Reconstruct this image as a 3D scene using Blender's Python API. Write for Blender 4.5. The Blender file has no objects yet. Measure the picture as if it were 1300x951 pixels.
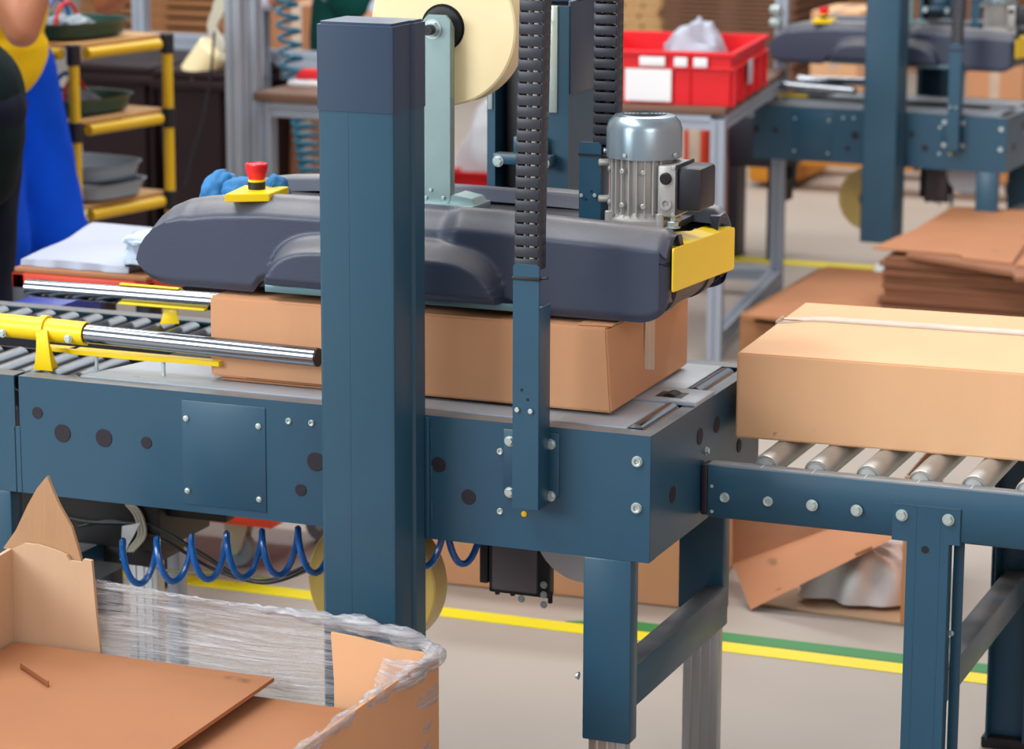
import bpy, bmesh, math, random
from mathutils import Vector, Matrix, noise
random.seed(7)
C = bpy.context.scene.collection
# ------------------------------------------------------------------ camera model
FPX = 3560.0
P, YW, RL = [math.radians(a) for a in (11.5, -22.0, 0.2)]
fw = Vector((math.sin(YW)*math.cos(P), math.cos(YW)*math.cos(P), -math.sin(P)))
_r = Vector((math.cos(YW), -math.sin(YW), 0)); _u = _r.cross(fw)
rt = _r*math.cos(RL) + _u*math.sin(RL); upv = -_r*math.sin(RL) + _u*math.cos(RL)
def ray(px, py): return fw + rt*((px-650)/FPX) - upv*((py-430)/FPX)
CAM = Vector((0, 0, .70)) - ray(826, 556)*4.0
def at(px, py, x=None, y=None, z=None):
    d = ray(px, py)
    for i, v in enumerate((x, y, z)):
        if v is not None: return CAM + d*((v-CAM[i])/d[i])
# ------------------------------------------------------------------ mesh helpers
def NB(): return bmesh.new()
def box(bm, x0, x1, y0, y1, z0, z1, bev=0, seg=2):
    b = bmesh.new()
    bmesh.ops.create_cube(b, size=1)
    for v in b.verts:
        v.co = Vector((x0+(v.co.x+.5)*(x1-x0), y0+(v.co.y+.5)*(y1-y0), z0+(v.co.z+.5)*(z1-z0)))
    if bev: bmesh.ops.bevel(b, geom=b.edges[:]+b.verts[:], offset=bev, segments=seg, affect='EDGES', profile=.5)
    join(bm, b); return bm
def join(bm, b, M=None):
    if M is not None: b.transform(M)
    me = bpy.data.meshes.new('tmp'); b.to_mesh(me); b.free(); bm.from_mesh(me); bpy.data.meshes.remove(me)
def obox(bm, c, sx, sy, sz, M, bev=0):
    b = bmesh.new(); box(b, -sx/2, sx/2, -sy/2, sy/2, -sz/2, sz/2, bev)
    join(bm, b, Matrix.Translation(Vector(c)) @ M)
def lathe(bm, prof, p, axis='z', seg=32, M=None):
    """prof: list of (radius, height) revolved about the axis through p"""
    b = bmesh.new(); rings = []
    for r, h in prof:
        if r < 1e-6: rings.append([b.verts.new((0, 0, h))])
        else: rings.append([b.verts.new((r*math.cos(2*math.pi*i/seg), r*math.sin(2*math.pi*i/seg), h)) for i in range(seg)])
    for a, c in zip(rings, rings[1:]):
        for i in range(seg):
            j = (i+1) % seg
            if len(a) == 1 and len(c) == 1: continue
            if len(a) == 1: b.faces.new((a[0], c[j], c[i]))
            elif len(c) == 1: b.faces.new((a[i], a[j], c[0]))
            else: b.faces.new((a[i], a[j], c[j], c[i]))
    bmesh.ops.recalc_face_normals(b, faces=b.faces[:])
    if M is None:
        M = {'z': Matrix.Identity(4), 'y': Matrix.Rotation(-math.pi/2, 4, 'X'), 'x': Matrix.Rotation(math.pi/2, 4, 'Y'),
             '-y': Matrix.Rotation(math.pi/2, 4, 'X')}[axis]
    join(bm, b, Matrix.Translation(Vector(p)) @ M)
def cyl(bm, p0, p1, r, seg=20, bev=0, r1=None):
    p0 = Vector(p0); p1 = Vector(p1); d = p1-p0; L = d.length; r1 = r if r1 is None else r1
    M = d.to_track_quat('Z', 'Y').to_matrix().to_4x4()
    pr = [(0, 0), (r-bev, 0), (r, bev), (r1, L-bev), (r1-bev, L), (0, L)] if bev else [(0, 0), (r, 0), (r1, L), (0, L)]
    lathe(bm, pr, p0, seg=seg, M=M)
def prism(bm, pts, a0, a1, plane='xz', bev=0):
    """polygon pts in the plane, extruded from a0 to a1 along the remaining axis"""
    b = bmesh.new()
    def mk(u, v, w): return {'xz': (u, w, v), 'yz': (w, u, v), 'xy': (u, v, w)}[plane]
    A = [b.verts.new(mk(u, v, a0)) for u, v in pts]; B = [b.verts.new(mk(u, v, a1)) for u, v in pts]
    n = len(pts); b.faces.new(A); b.faces.new(B[::-1])
    for i in range(n): b.faces.new((A[i], A[(i+1) % n], B[(i+1) % n], B[i]))
    bmesh.ops.recalc_face_normals(b, faces=b.faces[:])
    if bev: bmesh.ops.bevel(b, geom=b.edges[:], offset=bev, segments=2, affect='EDGES')
    join(bm, b); return bm
def tube(bm, pts, r, seg=10, closed=False):
    b = bmesh.new(); pts = [Vector(p) for p in pts]; rings = []; n = len(pts)
    nrm = None
    for i, p in enumerate(pts):
        t = (pts[min(i+1, n-1)] - pts[max(i-1, 0)]).normalized()
        if nrm is None:
            nrm = t.orthogonal().normalized()
        nrm = (nrm - t*nrm.dot(t)).normalized(); bn = t.cross(nrm)
        rr = r[i] if isinstance(r, (list, tuple)) else r
        rings.append([b.verts.new(p + (nrm*math.cos(2*math.pi*k/seg) + bn*math.sin(2*math.pi*k/seg))*rr) for k in range(seg)])
    for a, c in zip(rings, rings[1:]):
        for k in range(seg): b.faces.new((a[k], a[(k+1) % seg], c[(k+1) % seg], c[k]))
    b.faces.new(rings[0][::-1]); b.faces.new(rings[-1])
    bmesh.ops.recalc_face_normals(b, faces=b.faces[:])
    join(bm, b)
def spline(pts, k=8):
    pts = [Vector(p) for p in pts]; q = [pts[0]]+pts+[pts[-1]]; out = []
    for i in range(1, len(q)-2):
        for s in range(k):
            t = s/k; a, b_, c, d = q[i-1], q[i], q[i+1], q[i+2]
            out.append(.5*((2*b_)+(c-a)*t+(2*a-5*b_+4*c-d)*t*t+(3*b_-a-3*c+d)*t**3))
    return out+[pts[-1]]
def grid(bm, nu, nv, f, thick=None):
    """surface f(u,v) u,v in 0..1; thick extrudes it to a solid along its normals"""
    b = bmesh.new(); V = [[b.verts.new(f(i/nu, j/nv)) for j in range(nv+1)] for i in range(nu+1)]
    for i in range(nu):
        for j in range(nv): b.faces.new((V[i][j], V[i+1][j], V[i+1][j+1], V[i][j+1]))
    if thick:
        bmesh.ops.recalc_face_normals(b, faces=b.faces[:])
        bmesh.ops.solidify(b, geom=b.faces[:], thickness=thick)
    join(bm, b)
def finish(bm, name, mats, ang=32):
    bm.normal_update()
    ca = math.radians(ang)
    for e in bm.edges:
        e.smooth = not (len(e.link_faces) == 2 and e.link_faces[0].normal.angle(e.link_faces[1].normal, 0) > ca)
    for f in bm.faces: f.smooth = True
    me = bpy.data.meshes.new(name); bm.to_mesh(me); bm.free()
    for m in (mats if isinstance(mats, (list, tuple)) else [mats]): me.materials.append(m)
    return me
class Thing:
    def __init__(s, name, label, cat, loc=(0, 0, 0), rotz=0, group=None, local=False):
        s.o = bpy.data.objects.new(name, None); C.objects.link(s.o); s.o.empty_display_size = .05
        s.o.location = loc; s.o.rotation_euler = (0, 0, rotz); s.o['label'] = label; s.o['category'] = cat
        if group: s.o['group'] = group
        s.M = Matrix.Identity(4) if local else (Matrix.Translation(Vector(loc)) @ Matrix.Rotation(rotz, 4, 'Z')).inverted()
    def part(s, name, bm, m, parent=None, label=None, ang=32):
        bm.transform(s.M)
        o = bpy.data.objects.new(name, finish(bm, name, m, ang)); C.objects.link(o); o.parent = parent or s.o
        if label: o['label'] = label
        return o
def single(name, bm, m, label, cat, group=None, ang=32, kind=None):
    """a thing that is one mesh; its origin goes to the base of the mesh"""
    xs = [v.co for v in bm.verts]
    c = Vector(((min(v.x for v in xs)+max(v.x for v in xs))/2, (min(v.y for v in xs)+max(v.y for v in xs))/2, min(v.z for v in xs)))
    bm.transform(Matrix.Translation(-c))
    o = bpy.data.objects.new(name, finish(bm, name, m, ang)); C.objects.link(o); o.location = c
    o['label'] = label; o['category'] = cat
    if group: o['group'] = group
    if kind: o['kind'] = kind
    return o
def struct(name, bm, m):
    o = bpy.data.objects.new(name, finish(bm, name, m)); C.objects.link(o); o['kind'] = 'structure'; return o
def copy_tree(o, parent=None):
    c = o.copy(); C.objects.link(c); c.parent = parent
    for ch in list(o.children): copy_tree(ch, c)
    return c
# ------------------------------------------------------------------ materials
def srgb(h):
    if isinstance(h, str): h = [int(h[i:i+2], 16)/255 for i in (0, 2, 4)]
    return [((c+.055)/1.055)**2.4 if c > .04045 else c/12.92 for c in h]
def mat(name, col, rough=.5, metal=0, var=.08, vscale=6, bump=0, bscale=60, stretch=(1, 1, 1), dust_toplight=None, spec=.5, coat=0, trans=0, alpha=1, rvar=0, spots=None):
    m = bpy.data.materials.new(name); m.use_nodes = True; N = m.node_tree.nodes; L = m.node_tree.links
    b = N['Principled BSDF']; c = srgb(col)
    b.inputs['Roughness'].default_value = rough; b.inputs['Metallic'].default_value = metal
    b.inputs['Specular IOR Level'].default_value = spec; b.inputs['Coat Weight'].default_value = coat; b.inputs['Coat Roughness'].default_value = .22
    b.inputs['Transmission Weight'].default_value = trans; b.inputs['Alpha'].default_value = alpha
    tc = N.new('ShaderNodeTexCoord'); mp = N.new('ShaderNodeMapping'); mp.inputs['Scale'].default_value = stretch
    L.new(tc.outputs['Object'], mp.inputs['Vector'])
    nz = N.new('ShaderNodeTexNoise'); nz.inputs['Scale'].default_value = vscale; nz.inputs['Detail'].default_value = 6
    L.new(mp.outputs[0], nz.inputs['Vector'])
    mx = N.new('ShaderNodeMix'); mx.data_type = 'RGBA'; L.new(nz.outputs['Fac'], mx.inputs[0])
    mx.inputs[6].default_value = [x*(1-var*1.6) for x in c]+[1]; mx.inputs[7].default_value = [min(1, x*(1+var*1.6)) for x in c]+[1]
    col_out = mx.outputs[2]
    if dust_toplight:  # upward faces greyed: some dust, plus light reflected from above put into the colour
        dc, amt = dust_toplight
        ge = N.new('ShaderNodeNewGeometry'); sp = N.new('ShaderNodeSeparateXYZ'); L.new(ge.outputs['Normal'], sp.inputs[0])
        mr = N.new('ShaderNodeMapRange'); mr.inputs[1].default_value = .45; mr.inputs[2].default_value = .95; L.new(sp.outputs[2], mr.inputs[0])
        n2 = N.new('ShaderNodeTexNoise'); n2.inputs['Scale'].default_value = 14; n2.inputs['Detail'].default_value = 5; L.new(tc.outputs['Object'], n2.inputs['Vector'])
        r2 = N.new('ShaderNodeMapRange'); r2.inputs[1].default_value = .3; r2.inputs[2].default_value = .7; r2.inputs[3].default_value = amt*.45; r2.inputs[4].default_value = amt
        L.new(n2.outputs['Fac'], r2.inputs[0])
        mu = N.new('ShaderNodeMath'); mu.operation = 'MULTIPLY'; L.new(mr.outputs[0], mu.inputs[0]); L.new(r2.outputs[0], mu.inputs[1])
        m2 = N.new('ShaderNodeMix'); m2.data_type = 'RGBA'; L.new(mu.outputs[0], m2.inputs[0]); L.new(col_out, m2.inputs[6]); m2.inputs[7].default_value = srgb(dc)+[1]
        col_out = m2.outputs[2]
    if spots:
        sc, thr, scol, am = spots
        n3 = N.new('ShaderNodeTexNoise'); n3.inputs['Scale'].default_value = sc; n3.inputs['Detail'].default_value = 3; L.new(tc.outputs['Object'], n3.inputs['Vector'])
        r3 = N.new('ShaderNodeMapRange'); r3.inputs[1].default_value = thr; r3.inputs[2].default_value = thr+.06; r3.inputs[4].default_value = am; L.new(n3.outputs['Fac'], r3.inputs[0])
        m3 = N.new('ShaderNodeMix'); m3.data_type = 'RGBA'; L.new(r3.outputs[0], m3.inputs[0]); L.new(col_out, m3.inputs[6]); m3.inputs[7].default_value = srgb(scol)+[1]
        col_out = m3.outputs[2]
    L.new(col_out, b.inputs['Base Color'])
    if rvar:
        r4 = N.new('ShaderNodeMapRange'); r4.inputs[3].default_value = max(0, rough-rvar); r4.inputs[4].default_value = rough+rvar; L.new(nz.outputs['Fac'], r4.inputs[0]); L.new(r4.outputs[0], b.inputs['Roughness'])
    if bump:
        n4 = N.new('ShaderNodeTexNoise'); n4.inputs['Scale'].default_value = bscale; n4.inputs['Detail'].default_value = 4; L.new(mp.outputs[0], n4.inputs['Vector'])
        bp = N.new('ShaderNodeBump'); bp.inputs['Strength'].default_value = bump; bp.inputs['Distance'].default_value = .002
        L.new(n4.outputs['Fac'], bp.inputs['Height']); L.new(bp.outputs[0], b.inputs['Normal'])
    m['p'] = 1
    return m
PAINT = mat('blue_grey_paint', '1b4962', .42, 0, .05, 9, .06, 500, coat=.2, dust_toplight=('8d8782', .75), rvar=.06)
PAINTL = mat('column_paint', '264d63', .38, 0, .05, 7, .08, 400, dust_toplight=('70808a', .5), rvar=.06)
CAP = mat('column_cap_plastic', '2e4058', .36, 0, .05, 8, .05, 300, dust_toplight=('8496a4', .6))
HOUS = mat('housing_plastic', '363f54', .4, 0, .06, 5, .1, 350, dust_toplight=('8c8784', .75), rvar=.08)
BLACK = mat('black_plastic', '15151a', .5, 0, .1)
CHAINM = mat('cable_chain_plastic', '282b35', .42, 0, .08, 30)
DARKP = mat('dark_purple_matte', '1a1622', .6, 0, .1)
RUB = mat('rubber', '1b191c', .7)
CHROME = mat('chrome', '9399a1', .15, 1, .02, 3, .02, 30, rvar=.04)
ZINC = mat('zinc_steel', 'c2d2d2', .34, .6, .12, 9, .05, 80, rvar=.1)
ROLL = mat('roller_steel', '5c636b', .34, 1, .08, 5, rvar=.08)
GALV = mat('galvanised_roller', 'b2b4b2', .42, .5, .12, 12, rvar=.1)
PLATE = mat('grey_sheet_plate', 'a6b3c2', .45, .25, .06, 6, .05, 100, dust_toplight=('a9a6a3', .5))
ALU = mat('aluminium', 'b8bbbf', .35, .85, .06, 8, stretch=(1, 1, .1))
ALUB = mat('aluminium_profile', '9fa8b6', .45, .35, .05)
CAST = mat('cast_aluminium', 'b9b8b6', .4, .4, .08, 20, .1, 200)
SILV = mat('silver_cover', '9db0bc', .3, .75, .05, 8)
YEL = mat('yellow_paint', 'fbd60a', .35, 0, .04, 6)
YELM = mat('yellow_pipe', 'd9b010', .4, 0, .06)
RED = mat('red_button', 'd81c26', .32, 0, .04)
TAPE = mat('tape_roll_side', 'eedcae', .42, 0, .03, 4, .03, 60)
TAPEB = mat('amber_tape_roll', 'd6b765', .35, 0, .15, 5, stretch=(1, 1, .6), alpha=1)
KRAFT = mat('kraft_cardboard', 'cb966e', .75, 0, .07, 7, .25, 90, stretch=(1, 1, .25))
KRAFTL = mat('light_kraft_cardboard', 'e2b287', .75, 0, .05, 7, .25, 90, stretch=(1, 1, .22), spots=(26, .72, '7c5a3c', .6))
KRAFTI = mat('kraft_inside', 'c9a98a', .8, 0, .06, 9, .3, 110, stretch=(1.6, 1.6, .2))
KRAFTD = mat('dark_kraft', 'a06c48', .8, 0, .12, 5, .2, 60)
KRAFTS = mat('kraft_sheets', 'a8714c', .8, 0, .08, 5, .15, 60, spots=(9, .66, '6a4630', .8))
KRAFTE = mat('kraft_edges', '8a5c42', .9, 0, .2, 20, .3, 100, stretch=(.3, .3, 5))
TAPECL = mat('packing_tape', 'cdb9a6', .25, 0, .15, 20, .3, 70, stretch=(1, 6, 1))
FLOOR = mat('epoxy_floor', '9f958c', .45, 0, .06, 2.2, .05, 40, spots=(3.1, .64, '9a9084', .35), rvar=.1)
TYEL = mat('yellow_floor_tape', 'dccb0e', .5, 0, .05)
TGRN = mat('green_floor_tape', '1f7a3a', .5, 0, .05)
HOSE = mat('blue_hose', '1469be', .22, 0, .08, 5, coat=.4)
HOSET = mat('teal_hose', '1c6a86', .3, 0, .1)
WHITE = mat('white_plastic_sheet', 'a4acbd', .5, 0, .03, 6, .3, 18)
WHITEB = mat('white_bag', 'e4e9f2', .45, 0, .06, 8, .5, 20)
REDC = mat('red_crate', 'dc1420', .4, 0, .04)
REDP = mat('orange_red_paint', 'cf3a18', .45, 0, .08)
BROWNBIN = mat('dark_brown_bin', '221519', .55, 0, .15, spec=.15)
WOOD = mat('brown_wood', '9a6a42', .7, 0, .2, 4, .2, 30, stretch=(.5, 1, 6))
WOODL = mat('pale_wood', 'c49a68', .7, 0, .12, 4, .1, 30)
BENCH = mat('bench_board', '6c5040', .6, 0, .1, 5)
GRNT = mat('green_tool_case', '123f33', .4, 0, .1)
SHIRT = mat('yellow_cloth', 'ecc41c', .85, 0, .08, 9, .3, 60, spec=.15)
TROU = mat('blue_cloth', '0048cc', .9, 0, .14, 7, .4, 50, spec=.15)
DGRN = mat('dark_green_cloth', '07181a', .85, 0, .1, 9, .3, 60, spec=.15)
NAVY = mat('navy_cloth', '14192b', .85, 0, .1, 9, .3, 60, spec=.15)
DUNG = mat('green_dungarees', '0f4a44', .8, 0, .1, spec=.15)
GREYC = mat('light_grey_cloth', 'b2b4c6', .85, 0, .1, 14, .3, 60, spec=.15)
SKIN = mat('skin', 'b87858', .5, 0, .06)
HAIR = mat('brown_hair', '33231a', .7)
RAG = mat('blue_rag', '2a72ab', .8, 0, .1, 14, .5, 120)
CABLE = mat('black_cable', '121214', .4)
CABLEG = mat('yellow_green_cable', '8a8c22', .4)
CABLEW = mat('pale_cable', 'c4c0b0', .5)
WALLM = mat('hall_wall', '8d7f76', .8, 0, .06)
WALLR = mat('bounce_wall_right', 'a08a84', .8, 0, .06)
PAPER = mat('white_paper', 'e8eaee', .6, 0, .02)
GREYT = mat('grey_tray', '8b99a6', .45, 0, .05)
BLUEP = mat('blue_plastic', '10318c', .4)
ORNG = mat('orange_yellow_paint', 'd18a1c', .5, 0, .12, 6)
BARK = mat('dark_grey_steel', '2a2b33', .45, .2, .1)
def film_mat():
    m = bpy.data.materials.new('stretch_film'); m.use_nodes = True; N = m.node_tree.nodes; L = m.node_tree.links
    b = N['Principled BSDF']; b.inputs['Base Color'].default_value = srgb('dfe2ea')+[1]; b.inputs['Roughness'].default_value = .1
    b.inputs['Specular IOR Level'].default_value = .8
    tc = N.new('ShaderNodeTexCoord'); mp = N.new('ShaderNodeMapping'); mp.inputs['Scale'].default_value = (.9, .9, 15); mp.inputs['Rotation'].default_value = (0, .03, 0)
    L.new(tc.outputs['Object'], mp.inputs['Vector'])
    nz = N.new('ShaderNodeTexNoise'); nz.inputs['Scale'].default_value = 9; nz.inputs['Detail'].default_value = 8; nz.inputs['Roughness'].default_value = .65; nz.inputs['Distortion'].default_value = .6
    L.new(mp.outputs[0], nz.inputs['Vector'])
    mr = N.new('ShaderNodeMapRange'); mr.inputs[1].default_value = .42; mr.inputs[2].default_value = .66; mr.inputs[3].default_value = .22; mr.inputs[4].default_value = .86
    L.new(nz.outputs['Fac'], mr.inputs[0]); L.new(mr.outputs[0], b.inputs['Alpha'])
    bp = N.new('ShaderNodeBump'); bp.inputs['Strength'].default_value = 1; bp.inputs['Distance'].default_value = .012
    L.new(nz.outputs['Fac'], bp.inputs['Height']); L.new(bp.outputs[0], b.inputs['Normal'])
    return m
FILM = film_mat()
# ================================================================== SETTING
bm = NB(); box(bm, -14, 3.2, -6, 22, -.1, 0); struct('floor', bm, FLOOR)
bm = NB(); box(bm, -14, 3.2, 22, 22.2, 0, 7); struct('wall_back', bm, WALLM)
bm = NB(); box(bm, 3.2, 3.4, -6, 22, 0, 7); struct('unseen_bounce_wall', bm, WALLR)  # unseen wall, added to block light and tint the machine's end faces
def floor_tape(x0, x1, y0, y1, m, label, cut=0, h=.0012):
    bm = NB(); prism(bm, [(x0, y0), (x1, y0), (x1, y1), (x0+cut, y1)], .0002, h, 'xy')
    return single('floor_tape', bm, m, label, 'floor marking')
floor_tape(-6, 2.5, 1.175, 1.232, TYEL, 'yellow tape line on the floor running behind the carton sealing machine')
floor_tape(-.60, 2.5, 1.238, 1.290, TGRN, 'green tape line on the floor along the yellow line under the roller conveyor', .1)
floor_tape(-5, 1.5, 5.29, 5.38, TYEL, 'faded yellow floor line in front of the background sealing machine')

# ================================================================== CARTON SEALING MACHINE (local = world coordinates)
S = Thing('carton_sealing_machine', 'blue-grey carton sealing machine in front, with silver motor, tall square column and long dark housing', 'packing machine', (-.4, .265, 0))
W = .53; ZT = .702; ZB = .514
# body panels
def side_panel(bm, y0, sgn):
    t = .003
    prof = [(y0, ZB), (y0, ZT), (y0+sgn*.033, ZT), (y0+sgn*.033, ZT-t), (y0+sgn*t, ZT-t), (y0+sgn*t, ZB+t), (y0+sgn*.03, ZB+t), (y0+sgn*.03, ZB)]
    return prof
bm = NB()
prof = side_panel(bm, 0, 1)
prism(bm, prof, -1.046, 0, 'yz'); prism(bm, prof, -1.75, -1.0545, 'yz')
box(bm, -1.056, -1.045, 0, .003, ZB, .620)
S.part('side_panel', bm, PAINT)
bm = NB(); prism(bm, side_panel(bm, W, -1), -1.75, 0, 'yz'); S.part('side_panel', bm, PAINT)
bm = NB(); box(bm, -.0028, .0002, .0032, W-.0032, ZB+.001, ZT-.0002); box(bm, -.022, -.0028, .034, W-.034, ZT-.004, ZT-.0012); box(bm, -.022, -.0028, .034, W-.034, ZB+.001, ZB+.004)
S.part('end_panel', bm, PAINT, label='dark end panel with round holes')
# dark discs laid on the panels to stand for the shade inside round holes
for px, py, r in ((47.5, 524, .0095), (79.5, 550, .0145), (132, 556, .0145), (186, 562, .0095), (401, 586, .0145), (382, 622, .0095), (557, 590, .0115), (595, 631, .0115)):
    q = at(px, py, y=0); bm = NB(); cyl(bm, q+Vector((0, .001, 0)), q-Vector((0, .0012, 0)), r, 28, .0005); S.part('dark_hole_disc', bm, DARKP)
for px, py, r in ((888.3, 554, .013), (909.5, 539, .013), (938, 566, .011), (853.4, 627.5, .0135)):
    q = at(px, py, x=0); bm = NB(); cyl(bm, q-Vector((.001, 0, 0)), q+Vector((.0014, 0, 0)), r, 28, .0005); S.part('dark_hole_disc', bm, DARKP)
def hexbolt(bm, q, axis, r=.0055, h=.005, washer=True, socket=False):
    a = Vector(axis); q = Vector(q)
    if washer: cyl(bm, q, q+a*.0012, r*1.45, 20)
    if socket:
        Mq = a.to_track_quat('Z', 'Y').to_matrix().to_4x4()
        lathe(bm, [(r*.62, h*.2), (r*.62, h*.95), (r*.7, h), (r*1.2, h), (r*1.25, h*.9), (r*1.25, h*.2)], q, seg=6 if False else 24, M=Mq)
        cyl(bm, q, q+a*h*.5, r*.45, 12)
    else: cyl(bm, q+a*.001, q+a*(h), r*1.12, 6, .0006)
def bolts(lst, axis, plane, r, name='bolt', m=ZINC, par=None, T=None, **k):
    for px, py in lst:
        q = at(px, py, **plane); bm = NB(); hexbolt(bm, q, axis, r, **k); (T or S).part(name, bm, m, par)
bolts([(236, 531), (328, 541), (238, 623), (329, 634)], (0, -1, 0), {'y': -.0022}, .0032, 'screw', h=.003)
bolts([(366.5, 534.5), (395.5, 537), (635, 573), (635, 649)], (0, -1, 0), {'y': 0}, .0034, 'nut', h=.003, socket=True)
bolts([(809, 586), (808, 645)], (0, -1, 0), {'y': 0}, .0056, 'nut', socket=True)
bolts([(665.5, 652.5)], (0, -1, 0), {'y': 0}, .003, 'nut', YELM, h=.002)
bolts([(896.4, 572.5)], (1, 0, 0), {'x': 0}, .0045, 'bolt')
# inspection cover
a = at(231, 512, y=0); b = at(337, 522, y=0); c = at(337, 654, y=0)
bm = NB(); box(bm, a.x, b.x, -.0016, .0005, ZB+.012, ZT-.013, .0006); S.part('inspection_cover', bm, PAINT)
# top deck: plates and recess
bm = NB(); prism(bm, [(-.955, .034), (-.048, .034), (-.048, .205), (-.905, .205)], .700, .7035, 'xy', .0006)
for xx in (-.87, -.16, -.5): cyl(bm, (xx, .06, .7034), (xx, .06, .7042), .005, 14)
S.part('deck_plate', bm, PLATE)
bm = NB(); box(bm, -.74, -.052, .30, .492, .700, .7035, .0006); S.part('deck_plate', bm, PLATE)
bm = NB(); box(bm, -.93, -.125, .207, .298, .680, .692); box(bm, -1.7, -.02, .205, .209, .60, .698); box(bm, -1.7, -.02, .297, .301, .60, .698); S.part('centre_channel', bm, BARK)
for y in (.222, .268):
    bm = NB(); box(bm, -.90, -.13, y, y+.022, .692, .7045, .002); S.part('drive_belt', bm, RUB)
bm = NB(); box(bm, -.122, -.004, .208, .297, .7015, .7075, .0007); box(bm, -.004, -.001, .208, .297, .695, .7075, .0006)
tp = S.part('centre_plate', bm, PLATE)
bm = NB(); cyl(bm, (-.052, .232, .697), (-.052, .262, .697), .0155, 24, .001); S.part('wheel', bm, RUB, tp)
bm = NB(); box(bm, -.073, -.031, .228, .266, .7068, .7080, .0004); S.part('slot', bm, BLACK, tp)
for y0, y1 in ((.038, .198), (.305, .470)):
    bm = NB(); lathe(bm, [(0, 0), (.008, 0), (.0085, .001), (.0145, .0015), (.0155, .003), (.0155, y1-y0-.003), (.0145, y1-y0-.0015), (.0085, y1-y0-.001), (.008, y1-y0), (0, y1-y0)], (-.036, y0, .692), 'y', 28)
    S.part('roller', bm, CHROME)
# infeed rollers (two rows)
def roller_mesh(y0, y1, r):
    bm = NB(); L = y1-y0
    lathe(bm, [(0, -.004), (.006, -.004), (.006, .001), (r-.003, .001), (r, .003), (r, L-.003), (r-.003, L-.001), (.006, L-.001), (.006, L+.004), (0, L+.004)], (0, 0, 0), 'y', 24)
    return bm
first = None
for k in range(13):
    x = -.972-.0475*k
    if first is None:
        first = S.part('infeed_roller', roller_mesh(0, .158, .0185), ROLL); first.data.transform(S.M.inverted())
    else: first = first.copy(); C.objects.link(first)
    first.location = Vector((x, .038, .6845)) - S.o.location
first = None
for k in range(18):
    x = -.765-.0475*k
    if first is None:
        first = S.part('infeed_roller', roller_mesh(0, .19, .0185), ROLL); first.data.transform(S.M.inverted())
    else: first = first.copy(); C.objects.link(first)
    first.location = Vector((x, .303, .6845)) - S.o.location
# legs
def leg(x0, x1, y0, y1, zb):
    bm = NB(); box(bm, x0, x1, y0, y1, zb, ZB, .003); l = S.part('leg', bm, PAINT)
    bm = NB()
    px = (x0+x1)/2
    box(bm, x0+.008, x1-.008, y0+.006, y1-.004, .012, zb+.06, .002)
    for k in range(3): box(bm, x0+.018+k*.016, x0+.024+k*.016, y0+.0045, y0+.008, .02, zb, .001)
    S.part('foot_post', bm, ALU, l)
    bm = NB(); cyl(bm, (px, (y0+y1)/2, 0), (px, (y0+y1)/2, .014), .028, 24, .002); S.part('foot', bm, RUB, l)
    return l
l1 = leg(-.101, -.027, .0, .034, .235); l2 = leg(-.113, -.037, .472, W-.024, .302)
l3 = leg(-1.142, -1.067, .0, .034, .235); l4 = leg(-1.142, -1.067, .472, W-.024, .302)
for Z in (.325, .40):
    pass
bolts([(735, 858)], (-1, 0, 0), {'y': .02}, .004, 'bolt', par=l1); bolts([(866.5, 738)], (-1, 0, 0), {'y': .49}, .004, 'bolt', par=l2)
for (x0, x1) in ((-.066, -.029), (-1.13, -1.09)):
    bm = NB(); box(bm, x0, x1, .030, .476, .283, .346, .003); S.part('cross_brace', bm, PAINT)
# ---- front column
bm = NB()
def colprof(x0, x1, y0, y1): return [(x0, y1), (x0, y0+.006), (x0+.006, y0), (x1-.006-.004, y0), (x1-.004-.0015, y0+.0018), (x1-.004, y0+.006), (x1-.004, y0+.062), (x1, y0+.066), (x1, y1)]
prism(bm, colprof(-.474, -.351, -.1, -.0005), .262, 1.16, 'xy')
box(bm, -.4262, -.4252, -.1004, -.099, .262, 1.158)
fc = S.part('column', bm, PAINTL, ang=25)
bm = NB(); prism(bm, colprof(-.4755, -.3500, -.1015, .001), 1.158, 1.280, 'xy')
prism(bm, colprof(-.472, -.3535, -.098, -.003), 1.280, 1.284, 'xy')
S.part('column_cap', bm, CAP, fc, 'darker navy plastic cap', ang=25)
bm = NB(); box(bm, -.3505, -.3435, -.0045, -.0003, ZB+.002, .700, .001)
for z in (.555, .610, .665): box(bm, -.3435, -.339, -.0015, -.0002, z-.016, z+.016, .0005)
S.part('mounting_strip', bm, PAINT, fc)
# ---- rear column (open channel with steel guide strips)
bm = NB(); XA, XB, YA, YB = -.474, -.332, W+.002, W+.125
t = .004
prism(bm, [(XA, YA), (XA+.014, YA), (XA+.014, YA+t), (XA+t, YA+t), (XA+t, YB-t), (XB-t, YB-t), (XB-t, YA+t), (XB-.052, YA+t), (XB-.052, YA), (XB, YA), (XB, YB), (XA, YB)], .425, 1.262, 'xy')
rc = S.part('column', bm, PAINTL)
bm = NB(); box(bm, XA-.002, XB+.002, YB-.006, YB+.002, 1.12, 1.27, .001); box(bm, XB-.003, XB+.002, YA+.004, YB, 1.12, 1.27, .001); box(bm, XA-.002, XA+.003, YA+.004, YB, 1.12, 1.27, .001)
box(bm, XA-.002, XB+.002, YA+.03, YB+.002, 1.266, 1.272, .001)
S.part('column_cap', bm, CAP, rc)
bm = NB(); box(bm, XB-.033, XB-.019, YA-.003, YA+.001, 1.09, 1.262, .0005)
for z in (1.235, 1.172, 1.128): cyl(bm, (XB-.026, YA-.002, z), (XB-.026, YA-.0034, z), .0032, 14)
S.part('guide_strip', bm, ZINC, rc)
bm = NB(); box(bm, XA+.002, XA+.010, YA-.003, YA+.001, 1.09, 1.262, .0005); S.part('guide_strip', bm, ZINC, rc)
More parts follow.
